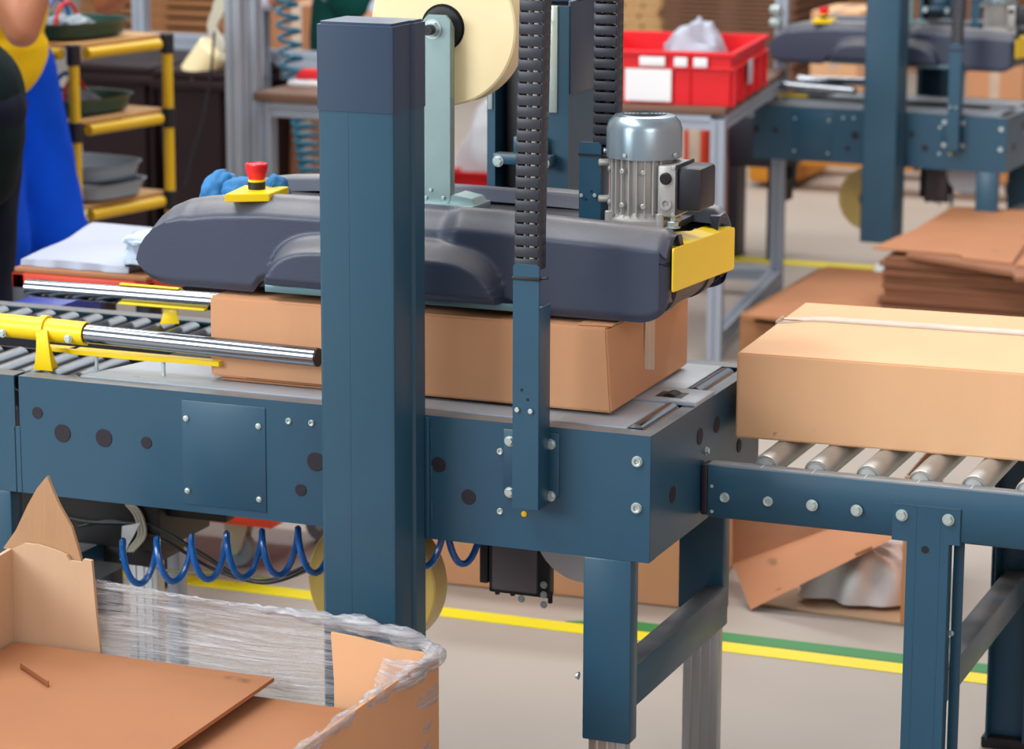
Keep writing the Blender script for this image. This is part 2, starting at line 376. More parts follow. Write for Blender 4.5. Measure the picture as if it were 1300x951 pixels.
bm = NB(); box(bm, XA+.022, XB-.058, YA+.03, YA+.05, .9, 1.2, .002); S.part('lift_carriage', bm, BLACK, rc)
bm = NB(); box(bm, -.452, -.352, YA-.03, YA-.004, 1.005, 1.022, .002); box(bm, -.42, -.368, YA-.02, YA, 1.02, 1.05, .002); xb = S.part('carriage_bracket', bm, PAINT, rc)
for x in (-.442, -.362):
    bm = NB(); hexbolt(bm, (x, YA-.03, 1.010), (0, -1, 0), .0065); S.part('bolt', bm, ZINC, xb)
# ---- reel arm and upper tape roll
bm = NB(); ya = .213
prism(bm, [(-.447, .982), (-.406, .982), (-.402, .99), (-.402, 1.262), (-.410, 1.270), (-.439, 1.270), (-.447, 1.262)], ya, ya+.005, 'xz', .0008)
prism(bm, [(ya+.003, .988), (ya+.016, .995), (ya+.016, 1.25), (ya+.003, 1.262)], -.4055, -.402, 'yz')
ARMZ = mat('arm_zinc', '93a9aa', .36, .7, .12, 9, .05, 80)
ra = S.part('reel_arm', bm, ARMZ)
bm = NB(); prism(bm, [(-.409, .981), (-.360, .981), (-.368, .992), (-.398, .997), (-.409, .992)], ya+.001, ya+.05, 'xz', .001); box(bm, -.46, -.36, ya-.02, ya+.06, .968, .983, .002); S.part('arm_foot', bm, ARMZ, ra)
q = at(549, 37, y=ya)
bm = NB(); hexbolt(bm, q, (0, -1, 0), .0105, .007); S.part('nut', bm, ZINC, ra)
bm = NB(); cyl(bm, q-Vector((0, .004, 0)), q-Vector((0, .020, 0)), .0082, 20, .001); S.part('axle', bm, BARK, ra)
bm = NB(); cyl(bm, q-Vector((0, .020, 0)), q-Vector((0, .0203, 0)), .003, 12); S.part('axle', bm, BLACK, ra)
for px, py in ((547, 241), (541, 251), (563, 251)):
    bm = NB(); hexbolt(bm, at(px, py, y=ya), (0, -1, 0), .0028, .003, washer=False); S.part('rivet', bm, ZINC, ra)
# ---- chain bracket (front)
CB = -.046
bm = NB(); a = at(650.5, 500, y=CB); b = at(684, 500, y=CB); cx0, cx1 = a.x, b.x
prism(bm, [(cx0, .588), (cx1, .588), (cx1, .943), (cx1-.004, .947), (cx0+.004, .947), (cx0, .943)], CB, CB+.003, 'xz', .0006)
box(bm, cx1-.0025, cx1, CB+.001, -.0015, .590, .884, .0008); box(bm, cx0, cx0+.0025, CB+.001, -.0015, .590, .884, .0008)
box(bm, cx0+.001, cx1-.001, CB+.002, -.001, .588, .591)
for px, py in ((660, 491.5), (668, 507)): cyl(bm, at(px, py, y=CB-.0001), at(px, py, y=CB-.0003), .0001, 6)
cb = S.part('chain_bracket', bm, PAINT)
for px, py in ((662.5, 495), (670, 507.5)):
    q = at(px, py, y=CB); bm = NB(); cyl(bm, q+Vector((0, .001, 0)), q-Vector((0, .0004, 0)), .0024, 14); S.part('bolt_hole', bm, BLACK, cb)
bolts([(657, 520), (674, 522)], (0, -1, 0), {'y': CB}, .0035, 'bolt', par=cb, h=.004, washer=False)
bm = NB(); a = at(640, 550, y=0); b = at(711, 560, y=0)
box(bm, a.x, cx0+.012, -.003, 0, .599, .693, .0012); box(bm, cx1-.006, b.x, -.003, 0, .599, .693, .0012); S.part('mounting_flange', bm, PAINT, cb)
bolts([(647, 560), (647, 625), (699, 564), (699, 630)], (0, -1, 0), {'y': -.003}, .0055, 'bolt', par=cb)
bm = NB(); zt_ = .926
box(bm, cx0-.001, cx1+.001, CB-.0018, CB, zt_-.0025, zt_+.0025, .0005); box(bm, cx1, cx1+.0015, CB, CB+.02, zt_-.002, zt_+.002, .0004)
cyl(bm, (cx1, CB+.004, zt_+.001), (cx1+.012, CB+.002, zt_+.003), .0022, 10); S.part('cable_tie', bm, BLACK, cb)
# ---- cable chain looping from the front bracket over to the head
def chain_link(bm, M, w, pitch, th):
    def bx(*a):
        b = bmesh.new(); box(b, *a); join(bm, b, M)
    # x across, y thickness (outwards = -y), z along
    bx(-w/2, w/2, -th/2-.001, -th/2+.002, -pitch*.43, pitch*.43, .0005)
    bx(-w/2, w/2, th/2-.002, th/2+.001, -pitch*.40, pitch*.40, .0008)
    for s in (-1, 1):
        bx(s*w/2-.002, s*w/2+.002, -th/2, th/2, -pitch*.53, pitch*.53, .001)
    bx(-.003, .001, -th/2+.001, -th/2+.003, -pitch*.5, pitch*.5)
def chain_path():
    pts = []; y0, y1, ztop = CB+.0155, .285, 1.50
    R = (y1-y0)/2; pitch = .0166
    z = .947
    while z < ztop: pts.append((Vector((0, y0, z)), 0)); z += pitch
    n = int(math.pi*R/pitch)
    for k in range(n+1):
        a = math.pi*k/n; pts.append((Vector((0, y0+R-R*math.cos(a), ztop+R*math.sin(a))), -a))
    z = ztop-pitch
    while z > 1.063: pts.append((Vector((0, y1, z)), -math.pi)); z -= pitch
    return pts
xc = (cx0+cx1)/2+.0; bm = NB(); cm = NB()
cpts = chain_path(); path = []
for i, (p, a) in enumerate(cpts):
    f = i/len(cpts); lean = .006*max(0, (p.z-1.0))/.3 if i < 35 else 0
    x = xc + lean - .0*f
    chain_link(bm, Matrix.Translation(Vector((x, p.y, p.z))) @ Matrix.Rotation(a, 4, 'X'), .0345, .0166, .026); path.append(Vector((x, p.y, p.z)))
ch = S.part('cable_chain', bm, CHAINM)
bm = NB()
for dx, r in ((.006, .0045), (-.004, .003)):
    tube(bm, [p+Vector((dx, -.0075, 0)) for p in path[:34:2]], r, 8)
S.part('cable', bm, CABLEW, ch, 'pale cable inside the chain')
bm = NB(); tube(bm, [p+Vector((-.001, .0, 0)) for p in path[::2]], .0078, 6); S.part('cable', bm, CABLE, ch)
# far chain bracket on the head
bm = NB(); yf = .268
prism(bm, [(-.2135, .958), (-.1775, .958), (-.1775, 1.078), (-.181, 1.082), (-.210, 1.082), (-.2135, 1.078)], yf, yf+.003, 'xz', .0006)
box(bm, -.180, -.1775, yf+.002, yf+.034, .958, 1.06, .0008)
fb = S.part('chain_bracket', bm, PAINT)
for px, py in ((738.5, 248), (755.5, 248)):
    bm = NB(); hexbolt(bm, at(px, py, y=yf), (0, -1, 0), .003, .003, washer=False); S.part('bolt', bm, ZINC, fb)
for px, py in ((744, 253), (751, 243)):
    q = at(px, py, y=yf); bm = NB(); cyl(bm, q+Vector((0, .001, 0)), q-Vector((0, .0005, 0)), .002, 12); S.part('bolt_hole', bm, BLACK, fb)
bm = NB(); box(bm, -.2145, -.1765, yf-.0015, yf, 1.061, 1.064); box(bm, -.1775, -.168, yf+.0, yf+.008, 1.060, 1.064, .0008); S.part('cable_tie', bm, BLACK, fb)
# ---- head housings
YF, YC = .110, .268
def lerp_tab(tab, x):
    if x <= tab[0][0]: return tab[0][1]
    for (a, b), (c, d) in zip(tab, tab[1:]):
        if x <= c: return b+(d-b)*(x-a)/(c-a)
    return tab[-1][1]
top_px = [(173, 330), (174.5, 318), (179, 303), (187, 289), (199, 275), (216, 262.5), (240, 253), (262, 249), (285, 247), (345, 246.5), (404, 250), (470, 254.5), (540, 259.5), (640, 268), (740, 278.5), (800, 285), (846, 290.5)]
TT = [((q := at(a, b, y=YF+.003+.031*min(1, (a-173)/90))).x, q.z) for a, b in top_px]
bot_px = [(173, 330), (175, 336), (181, 346), (190, 354), (203, 360), (222, 363.5), (250, 365.5), (318, 371.5)]
BT = [((q := at(a, b, y=YF)).x, q.z) for a, b in bot_px]
XL = TT[0][0]; XR = at(845, 320, y=YF).x
xn0 = at(322, 370, y=YF).x; xn1 = at(336, 352, y=YF).x; xq0 = at(650, 386, y=YF).x; xq1 = at(690, 404, y=YF).x
def sm(a, b, x):
    t = max(0, min(1, (x-a)/(b-a))); return t*t*(3-2*t)
zr = at(827, 412, y=YF).z
def zbot(x):
    if x < xn0: return lerp_tab(BT, x)
    if x < xn0+.022:
        t = (x-xn0)/.022; return lerp_tab(BT, xn0)+.020*math.sqrt(max(0, 1-(1-t)**2))
    if x < xq0-.02: return lerp_tab(BT, xn0)+.020 - .004*sm(-.7, -.35, x)
    z2 = lerp_tab(BT, xn0)+.016
    z = z2+(zr-z2)*sm(xq0-.02, xq0+.02, x)
    if x > XR-.045: z += .030*(1-math.sqrt(max(0, 1-((x-XR+.045)/.045)**2)))
    return z
bx0, bx1 = at(336, 355, y=YF-.015).x, at(634, 350, y=YF-.02).x
bzt = at(470, 306, y=YF-.02).z
def house_pt(x, v, mirror, xtip=XL):
    """v 0..1 runs up the outer face, over the chamfer and back down the inner side"""
    zt, zb = lerp_tab(TT, x), zbot(x)
    if zt < zb+.002: zt = zb+.002
    edge = min(1, (x-XL)/.10); rnd = math.sqrt(max(0, 1-(1-edge)**2))
    Rr = sm(XR-.012, XR, x)
    zc = zt-.030*min(1, .25+.75*edge)           # where the chamfer starts
    if zc < zb+.001: zc = zb+.001
    if v < .62:
        z = zb+(zc-zb)*(v/.62); y = YF
        # rounding of the lower rim
        y += .006*(1-sm(0, .07, v))
        # wheel-arch bulge
        if not (x < bx0-.03 or x > bx1+.03):
            w = (bx1-bx0); u = (x-bx0)/w; h = bzt-zb
            ux = abs(2*u-1)
            arch = (max(0, 1-ux**6))**.55
            zz = zb+h*arch
            zz_s = sm(zz+.006, zz-.026, z) if 0 < u < 1 else 0
            y -= .032*zz_s*min(1, 6*arch)
            # crease above the arch, near the column
    elif v < .78:
        t = (v-.62)/.16; z = zc+(zt-zc)*math.sin(t*math.pi/2*.95); y = YF+.034*t
    elif v < .9:
        t = (v-.78)/.12; z = zt-.002*t; y = YF+.034+.022*t
    else:
        t = (v-.9)/.1; z = zt-.002-(.022)*t; y = YF+.056+.012*t
    if v >= .45:   # hollow beside the column
        k = sm(-.50, -.47, x)*(1-sm(-.385, -.345, x)); kz = sm(.45, .6, v)*(1-sm(.8, .9, v))
        y += .012*k*kz; z -= .008*k*kz
    y += .05*(1-rnd)*(0 if v < .62 else .3)
    y += .012*Rr*(1 if v < .8 else 0)*(1) if v < .62 else 0
    z -= .010*Rr if v > .5 else 0
    if mirror: y = 2*YC-y
    return Vector((x, y, z))
def housing(mirror):
    bm = NB(); NU, NV = 190, 56
    xs = [XL+(XR-XL)*(1-math.cos(math.pi*.5*min(1, i/40)))*.12 if i < 40 else None for i in range(NU+1)]
    x40 = XL+(XR-XL)*.12
    for i in range(40, NU+1): xs[i] = x40+(XR-x40)*(i-40)/(NU-40)
    b = bmesh.new(); V = [[b.verts.new(house_pt(xs[i], j/NV, mirror)) for j in range(NV+1)] for i in range(NU+1)]
    for i in range(NU):
        for j in range(NV): b.faces.new((V[i][j], V[i+1][j], V[i+1][j+1], V[i][j+1]))
    bmesh.ops.recalc_face_normals(b, faces=b.faces[:])
    # right end: folded end wall
    col = V[NU]; base = [b.verts.new(v.co+Vector((.002, (.011 if not mirror else -.011), 0))) for v in col]
    for j in range(NV): b.faces.new((col[j], base[j], base[j+1], col[j+1]))
    inn = [b.verts.new(Vector((XR-.014, (.176 if not mirror else 2*YC-.176), v.co.z-.001))) for v in col]
    for j in range(NV): b.faces.new((base[j], inn[j], inn[j+1], base[j+1]))
    bmesh.ops.recalc_face_normals(b, faces=b.faces[:])
    join(bm, b); return bm
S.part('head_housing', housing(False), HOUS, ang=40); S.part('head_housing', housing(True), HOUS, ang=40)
# inner head: steel bed, belts, rollers under the housings
bm = NB(); box(bm, -.80, -.07, .17, .366, .868, .962, .004); box(bm, -.16, -.06, .165, .371, .955, .966, .002)
prism(bm, [(-.80, .868), (-.80, .962), (-.84, .955), (-.862, .935), (-.868, .905), (-.85, .875)], .175, .361, 'xz', .002)
S.part('head_frame', bm, BARK)
for y in (.120, .385):
    bm = NB(); prism(bm, [(-.80, .850), (-.815, .862), (-.80, .874), (-.08, .872), (-.065, .860), (-.08, .8475)], y, y+.032, 'xz', .001); S.part('drive_belt', bm, RUB)
    bm = NB(); box(bm, at(336, 368, y=.10).x, -.205, (.100 if y < .2 else .430), (.107 if y < .2 else .437), .8465, .8575, .001); S.part('belt_guide', bm, mat('belt_guide_steel', '64858f', .4, .5))
bm = NB(); box(bm, -.84, -.10, .20, .336, .838, .846, .002); S.part('pressure_skid', bm, ZINC)
# drum and bracket below the yellow plate
bm = NB(); lathe(bm, [(0, 0), (.036, 0), (.044, .004), (.044, .03), (.041, .032), (.041, .16), (.044, .163), (.044, .195), (.036, .2), (0, .2)], (-.066, .168, .885), 'y', 36); S.part('drive_drum', bm, BARK)
bm = NB(); prism(bm, [(-.11, .845), (-.055, .845), (-.022, .868), (-.019, .95), (-.11, .955)], .385, .424, 'xz', .003); S.part('drum_cover', bm, BLACK)
# yellow plate
bm = NB(); xp = -.0105
prism(bm, [(.122, .892), (.124, .889), (.412, .876), (.415, .879), (.415, .939), (.412, .942), (.124, .954), (.122, .951)], xp-.003, xp, 'yz', .0008)
prism(bm, [(-.075, .168), (xp-.001, .160), (xp-.001, .400), (-.045, .375), (-.045, .30), (-.062, .282), (-.075, .25)], .942, .945, 'xy', .0006)
yp = S.part('guard_plate', bm, YEL, label='bright yellow guard plate')
yp2 = [v for v in yp.data.vertices if v.co.z+S.o.location.z > .9405 and v.co.x+S.o.location.x < xp-.0035 or False]
for v in yp2: v.co.z += .012-(v.co.y+S.o.location.y-.16)*.042
bm = NB(); cyl(bm, (-.045, .332, .945), (-.045, .332, .949), .006, 16, .001); S.part('screw', bm, ZINC, yp)
# ---- motor
mc = Vector((-.109, .268, 0)); MO = NB()
lathe(MO, [(0, 1.1205), (.030, 1.1205), (.044, 1.118), (.0515, 1.110), (.0545, 1.100), (.0548, 1.062), (.0548, 1.060), (.050, 1.060)], mc, 'z', 48)
mo_b = NB()
lathe(mo_b, [(0, 1.066), (.043, 1.066), (.043, .985), (.040, .978), (.0, .978)], mc, 'z', 40)
for k in range(26):
    a = 2*math.pi*k/26
    if abs((a+math.pi) % (2*math.pi)-math.pi) < .5: continue
    M = Matrix.Translation(mc+Vector((0, 0, 1.021))) @ Matrix.Rotation(a, 4, 'Z'); b = bmesh.new(); box(b, .041, .0505, -.0011, .0011, -.040, .040, .0006, 1); join(mo_b, b, M)
for a in (-1.9, -1.25, -2.6):
    for z in (.995, 1.043):
        cyl(mo_b, mc+Vector((.047*math.cos(a), .047*math.sin(a), z)), mc+Vector((.0525*math.cos(a), .0525*math.sin(a), z)), .004, 12, .001)
motor = S.part('motor', mo_b, CAST)
fc_ = S.part('fan_cover', MO, SILV, motor, 'bluish steel fan cover')
bm = NB()
for k in range(9): 
    rr = .008+.0028*k
    lathe(bm, [(rr, 1.1203), (rr+.0012, 1.1203), (rr+.0012, 1.1212), (rr, 1.1212), (rr, 1.1203)], mc, 'z', 36) if k % 2 == 0 else None
S.part('fan_grille', bm, BARK, motor)
for a in (-1.75, -.35, -2.9):
    bm = NB(); d = Vector((math.cos(a), math.sin(a), 0)); hexbolt(bm, mc+d*.0545+Vector((0, 0, 1.0665)), d, .0028, .004, washer=False); S.part('screw', bm, ZINC, motor)
bm = NB(); lathe(bm, [(0, .966), (.052, .966), (.054, .968), (.054, .974), (.047, .978), (.041, .986), (0, .986)], mc, 'z', 40)
for a in (-.8, -2.35, .8, 2.35): cyl(bm, mc+Vector((.055*math.cos(a), .055*math.sin(a), .962)), mc+Vector((.055*math.cos(a), .055*math.sin(a), .985)), .006, 14, .001)
S.part('mounting_flange', bm, CAST, motor)
for z in (.998, 1.050):
    bm = NB(); cyl(bm, mc+Vector((-.045, -.01, z)), mc+Vector((-.062, -.02, z)), .005, 14, .001); S.part('lug', bm, CAST, motor)
# terminal box: bolted plate facing +x / -y side and dark cover
bm = NB(); box(bm, -.074, -.046, .226, .302, .981, 1.054, .003)
tbx = S.part('terminal_base', bm, CAST, motor)
bm = NB(); box(bm, -.046, -.010, .229, .300, .990, 1.052, .006); box(bm, -.048, -.044, .226, .303, .984, 1.056, .002); S.part('terminal_box', bm, BARK, motor, 'dark plastic terminal box')
bm = NB(); cyl(bm, (-.0605, .227, 1.036), (-.0605, .219, 1.036), .0085, 20, .002); cyl(bm, (-.0605, .219, 1.036), (-.0605, .2185, 1.036), .003, 12); S.part('gland', bm, BLACK, motor)
bm = NB(); lathe(bm, [(.0052, 0), (.0085, 0), (.0085, .003), (.0052, .003), (.0052, 0)], (-.0605, .223, 1.000), 'y', 24); S.part('gland', bm, CAST, motor)
for q in ((-.049, .224, 1.052), (-.049, .224, .986), (-.0475, .302, 1.052)):
    bm = NB(); cyl(bm, q, Vector(q)-Vector((0, .004, 0)), .003, 12, .0006); S.part('screw', bm, ZINC, motor)
bm = NB(); hexbolt(bm, (-.052, .232, .966), (0, 0, 1), .0075, .009); cyl(bm, (-.052, .232, .97), (-.052, .232, .982), .004, 12); S.part('bolt', bm, ZINC, motor)
pv = Vector((mc.x, mc.y, .966))-S.o.location; motor.scale = (1.045, 1.045, 1.06); motor.location = Vector((pv.x*(1-1.045), pv.y*(1-1.045), pv.z*(1-1.06)))
# ---- emergency stop
pl = NB(); ez = .9945
a = at(285, 247, z=ez); b = at(342, 246, z=ez); c = at(367, 237, z=ez); d = at(311, 235, z=ez)
prism(pl, [(a.x, a.y), (b.x, b.y), (c.x, c.y), (d.x, d.y)], ez-.012, ez, 'xy', .001)
es = S.part('emergency_stop', pl, YEL, label='yellow base plate of the emergency stop')
q = at(326, 240, z=ez)
bm = NB(); cyl(bm, q, q+Vector((0, 0, .012)), .0135, 28, .001); S.part('collar', bm, BLACK, es)
bm = NB(); cyl(bm, q+Vector((0, 0, .012)), q+Vector((0, 0, .0155)), .0132, 28); S.part('ring', bm, YEL, es)
bm = NB(); lathe(bm, [(0, .0155), (.0125, .0155), (.0135, .020), (.0178, .033), (.018, .038), (.0165, .0405), (.014, .041), (.0130, .0395), (0, .0415)], q, 'z', 32); S.part('push_button', bm, RED, es, 'red mushroom button')
# ---- guide tubes with yellow sleeves
def guide(y, xe, xs0, xs1, zc0, zc1, front):
    def zz(x): return zc0+(zc1-zc0)*(x+1.3)/(.76)
    yy = y; tb = NB(); r = .0148
    x0 = -1.55 if front else -1.30
    p0, p1 = Vector((x0, yy, zz(x0))), Vector((xe, yy, zz(xe)))
    cyl(tb, p0, p1, r, 32, .001)
    g = S.part('guide_tube', tb, CHROME)
    bm = NB(); cyl(bm, p1, p1+Vector((.003, 0, 0)), r*.98, 28, .001); S.part('end_cap', bm, BLACK, g)
    bm = NB(); cyl(bm, p0-Vector((.003, 0, 0)), p0, r*.95, 28, .001); S.part('end_cap', bm, BLACK, g)
    # sleeve: C-shaped yellow sheet around the tube
    bm = NB(); s = -1 if front else 1
    def fs(u, v):
        a = math.radians(-100+230*v); x = xs0+(xs1-xs0)*u; rr = .0185
        return Vector((x, yy+s*rr*math.cos(a), zz(x)+rr*math.sin(a)))
    grid(bm, 1, 20, fs, .002)
    sl = S.part('guide_sleeve', bm, YEL, label='yellow sleeve')
    return sl, zz
gy = .066
sl, zz = guide(gy, at(403, 457, y=gy).x, -1.56, at(110, 420, y=gy).x, .768, .7585, True)
for px, py in ((3, 423), (86.5, 430)):
    q = at(px, py, y=gy-.0185); bm = NB(); hexbolt(bm, q, (0, -1, 0), .0048, .004); S.part('bolt', bm, ZINC, sl)
def blade(xc, y, s, zc):
    bm = NB()
    def f(u, v):
        z = .7035+v*(zc-.7035+.004); w = .0135+.009*(1-v)**2
        return Vector((xc-w*.6+w*1.5*u+.004*math.sin(v*3), y+s*(.0215+.004*math.sin(math.pi*v)-.012*(1-v)*0) , z))
    grid(bm, 2, 10, f, .0025)
    def f2(u, v):
        z = .7035+v*(zc-.7035-.006); w = .002+.028*(1-v)**1.3
        return Vector((xc+.010, y+s*(.020)-s*w*u, z))
    grid(bm, 4, 8, f2, .0025)
    def f3(u, v):
        a = math.radians(-20+150*v); rr = .0225; x = xc-.008+.010*u
        return Vector((x, y+s*rr*math.cos(a), zc+rr*math.sin(a)))
    grid(bm, 1, 10, f3, .002)
    S.part('guide_foot', bm, YEL)
fq = at(48, 470, z=.703)
blade(-1.032, gy, -1, zz(-1.03))
p = at(72, 440, y=.088); q = at(268, 458, y=.088)
bm = NB(); prism(bm, [(-1.005, .079), (-.995, .073), (-.86, .073), (-.80, .080), (-.735, .080), (-.735, .098), (-1.0, .098)], .7265, .7340, 'xy', .0008)
box(bm, -1.06, -.99, .080, .098, .7265, .7340, .0008)
S.part('guide_bar', bm, YEL)
for x in (-.955, -.835):
    bm = NB(); cyl(bm, (x, .085, .703), (x, .085, .7268), .003, 10); S.part('bolt', bm, ZINC)
# rear guide
ry = .475
r0 = at(35, 365, y=ry); r1 = at(290, 383, y=ry)
bm = NB(); p0 = Vector((r0.x, ry, r0.z)); p1 = Vector((r1.x+.4, ry, r0.z+(r1.z-r0.z)*1.0))
cyl(bm, p0, p1, .0155, 28, .001); g2 = S.part('guide_tube', bm, CHROME)
bm = NB(); cyl(bm, p0-Vector((.001, 0, 0)), p0+Vector((.001, 0, 0)), .0125, 24); S.part('end_cap', bm, BARK, g2)
za = p0.z
q = at(205, 362, y=ry)
bm = NB()
def fs2(u, v):
    a = math.radians(38+85*v); x = at(152, 360, y=ry).x+u*.115; rr = .019
    return Vector((x, ry+.003+rr*math.cos(a-.3), p0.z+(p1.z-p0.z)*.4+rr*math.sin(a-.3)))
grid(bm, 1, 12, fs2, .002); S.part('guide_sleeve', bm, YEL)
bm = NB(); e0 = at(152, 383, y=.46); e1 = at(262, 392, y=.46)
box(bm, e0.x, e1.x, .452, .476, e0.z-.003, e0.z, .0008); S.part('guide_bar', bm, YEL)
bm = NB()
def f4(u, v): 
    z = .703+v*(e0.z-.703); xx = at(212, 400, y=.45).x
    return Vector((xx-.012+.028*u*(1-.25*v), .468-.022*(1-v)*(1-u)-.004*u, z))
grid(bm, 3, 8, f4, .0025); S.part('guide_foot', bm, YEL)
# ---- under the table: lower drive motor and drum, tape unit box
bm = NB(); p0 = at(625, 660, y=.25); p1 = at(683, 752, y=.25)
box(bm, p0.x, p1.x, .246, .25, .368, .50, .004); ub = S.part('drive_cover', bm, mat('cover_grey', '6c666c', .4, .1), label='grey-faced cover of the lower drive')
bm = NB(); box(bm, p0.x-.006, p1.x+.018, .25, .275, .362, .51, .003)
for x, z in ((p0.x+.004, .356), (p0.x+.03, .357), (p1.x+.016, .352)): cyl(bm, (x, .262, z), (x, .262, .37), .004, 10)
S.part('drive_box', bm, BLACK)
for x, z in ((p1.x+.010, .368), (p1.x+.010, .384), (p1.x+.010, .352), (p0.x+.05, .357)):
    bm = NB(); hexbolt(bm, (x, .25, z), (0, -1, 0), .004, .004); S.part('bolt', bm, ZINC)
bm = NB(); box(bm, p0.x-.022, p0.x-.008, .25, .30, .375, .51, .002); S.part('drive_rail', bm, BARK)
q = at(739, 676, y=.24)
bm = NB(); lathe(bm, [(0, 0), (.076, 0), (.077, .004), (.077, .012), (.084, .014), (.085, .018), (.084, .022), (.077, .024), (.077, .09), (0, .09)], (q.x, .236, q.z), 'y', 44); S.part('drive_drum', bm, mat('drum_silver', 'd8d8de', .4, .15))
# underbody channel seen below the panel at left
bm = NB(); box(bm, -1.24, -.97, .30, .48, .345, .60, .004); box(bm, -1.30, -.86, .33, .36, .40, .44, .003); box(bm, -1.20, -1.00, .32, .44, .31, .346, .003); S.part('tape_head_box', bm, BLACK)
for x in (-1.035,):
    bm = NB(); box(bm, x-.012, x+.012, .46, .49, .015, .54, .002); box(bm, x-.02, x+.02, .45, .50, 0, .016, .002); S.part('support_post', bm, ALUB)
bm = NB(); obox(bm, (-1.15, .40, .37), .26, .025, .05, Matrix.Rotation(.35, 4, 'Y'), .003); S.part('tape_head_arm', bm, BARK)

# ================================================================== tape rolls
def tape_roll(y, c, R, w, m, label, hub=True):
    T = Thing('tape_roll', label, 'tape roll', (c.x, y, c.z), 0, None)
    bm = NB(); ri = .036
    lathe(bm, [(ri, 0), (R-.003, 0), (R, .002), (R, w-.002), (R-.003, w), (ri, w), (ri, 0)], (c.x, y, c.z), 'y', 96); T.part('tape_winding', bm, m, ang=30)
    bm = NB(); lathe(bm, [(ri-.004, .0), (ri-.0005, -.001), (ri-.0005, w), (ri-.004, w), (ri-.004, 0)], (c.x, y, c.z), 'y', 48); T.part('core', bm, BLACK)
    bm = NB(); lathe(bm, [(.010, -.004), (.018, -.006), (.0315, -.004), (.0345, .004), (.030, .008), (.012, .008), (.010, -.004)], (c.x, y, c.z), 'y', 48)
    for k in range(7):
        a = 2*math.pi*k/7; b = bmesh.new(); box(b, .008, .031, -.0035, .0035, -.010, .0, .001)
        join(bm, b, Matrix.Translation((c.x, y+.006, c.z)) @ Matrix.Rotation(-math.pi/2, 4, 'X') @ Matrix.Rotation(a, 4, 'Z') @ Matrix.Rotation(.5, 4, 'X'))
    cyl(bm, (c.x, y-.006, c.z), (c.x, y+w+.01, c.z), .0125, 20, .001)
    T.part('hub', bm, BLACK)
    return T
c1 = at(562, 35, y=.243)
tr1 = tape_roll(.243, c1, .1195, .05, TAPE, 'large cream roll of packing tape on the galvanised arm above the front machine')
c2 = at(471, 742, y=.22)
tr2 = tape_roll(.22, c2, .1115, .05, TAPEB, 'amber roll of packing tape hung under the front machine behind its column')

# ================================================================== hoses and cables beneath
def coil(x0, x1, yc, z0, z1, R, turns, r, ph=0, axis='x'):
    pts = []; n = int(turns*22)
    for i in range(n+1):
        t = i/n; a = 2*math.pi*turns*t+ph
        if axis == 'x': pts.append(Vector((x0+(x1-x0)*t, yc+R*.56*math.cos(a), z0+(z1-z0)*t+R*math.sin(a))))
        else: pts.append(Vector((x0+(x1-x0)*t+R*math.cos(a), yc+R*math.sin(a), z0+(z1-z0)*t)))
    return pts
a = at(147, 712, y=.16); b = at(610, 690, y=.16)
pitch = (at(371, 700, y=.16).x-at(192, 690, y=.16).x)/4.0
n = (b.x-a.x)/pitch
bm = NB(); tube(bm, coil(a.x, b.x, .16, a.z-.004, b.z-.006+.012, .037, n, .0046, .2), .0054, 10)
single('coiled_air_hose', bm, HOSE, 'blue coiled air hose hanging under the front machine body', 'hose')
bm = NB(); pts = spline([at(60, 650, y=.3), at(110, 662, y=.3), at(190, 668, y=.3), at(250, 700, y=.3), at(310, 735, y=.3), at(360, 735, y=.3), at(430, 700, y=.3), at(520, 660, y=.3)]); tube(bm, pts, .004, 8)
pts = spline([at(100, 668, y=.3), at(150, 662, y=.3), at(215, 690, y=.3), at(270, 722, y=.31), at(330, 738, y=.31), at(390, 718, y=.31), at(520, 655, y=.31)]); tube(bm, pts, .003, 8)
single('black_cable', bm, CABLE, 'pair of black cables sagging under the front machine behind the blue hose', 'cable')
bm = NB(); pts = spline([at(98, 672, y=.33), at(130, 690, y=.33), at(165, 712, y=.33), at(220, 725, y=.33), at(300, 728, y=.33), at(360, 735, y=.33), at(410, 715, y=.33)]); tube(bm, pts, .0022, 8)
single('earth_cable', bm, CABLEG, 'thin yellow-green cable crossing behind the blue coiled hose', 'cable')
bm = NB()
for k, dx in enumerate((0, 4, 8)):
    pts = spline([at(160+dx, 640, y=.29), at(172+dx, 655, y=.29), at(176+dx, 680, y=.29), at(160+dx, 700, y=.29)]); tube(bm, pts, .0028, 8)
single('pale_cable', bm, CABLEW, 'loop of pale cables tied under the left end of the front machine', 'cable')
bm = NB()
pp = [at(155, 668, y=.285), at(178, 664, y=.285), at(170, 680, y=.285), at(152, 712, y=.285)]
b_ = bmesh.new(); vv = [b_.verts.new(p) for p in pp]; b_.faces.new(vv); bmesh.ops.solidify(b_, geom=b_.faces[:], thickness=.001); join(bm, b_)
single('cable_tag', bm, PAPER, 'white paper tag hanging from the pale cables', 'tag')

# ================================================================== cartons on the machine and the conveyor
def carton(bm, L, D, H, dip=.003, bulge=.003):
    """closed carton: x 0..L, y 0..D, z 0..H with soft edges and bowed panels"""
    b = bmesh.new(); bmesh.ops.create_cube(b, size=1); 
    for v in b.verts: v.co = Vector(((v.co.x+.5)*L, (v.co.y+.5)*D, (v.co.z+.5)*H))
    bmesh.ops.bevel(b, geom=b.edges[:], offset=.003, segments=2, affect='EDGES')
    join(bm, b)
CS = Thing('cardboard_box', 'brown cardboard box passing under the housing of the front sealing machine', 'box', (-.755, .091, .7085), math.radians(0), local=True)
L, D, H = .657, .366, .126
bm = NB(); carton(bm, L, D, H)
for v in bm.verts:
    if v.co.x > L-.01 and v.co.y < .02: v.co.x += .010*(1-v.co.z/H)-.004; v.co.y -= .003*(1-v.co.z/H)
CS.part('carton_body', bm, KRAFT)
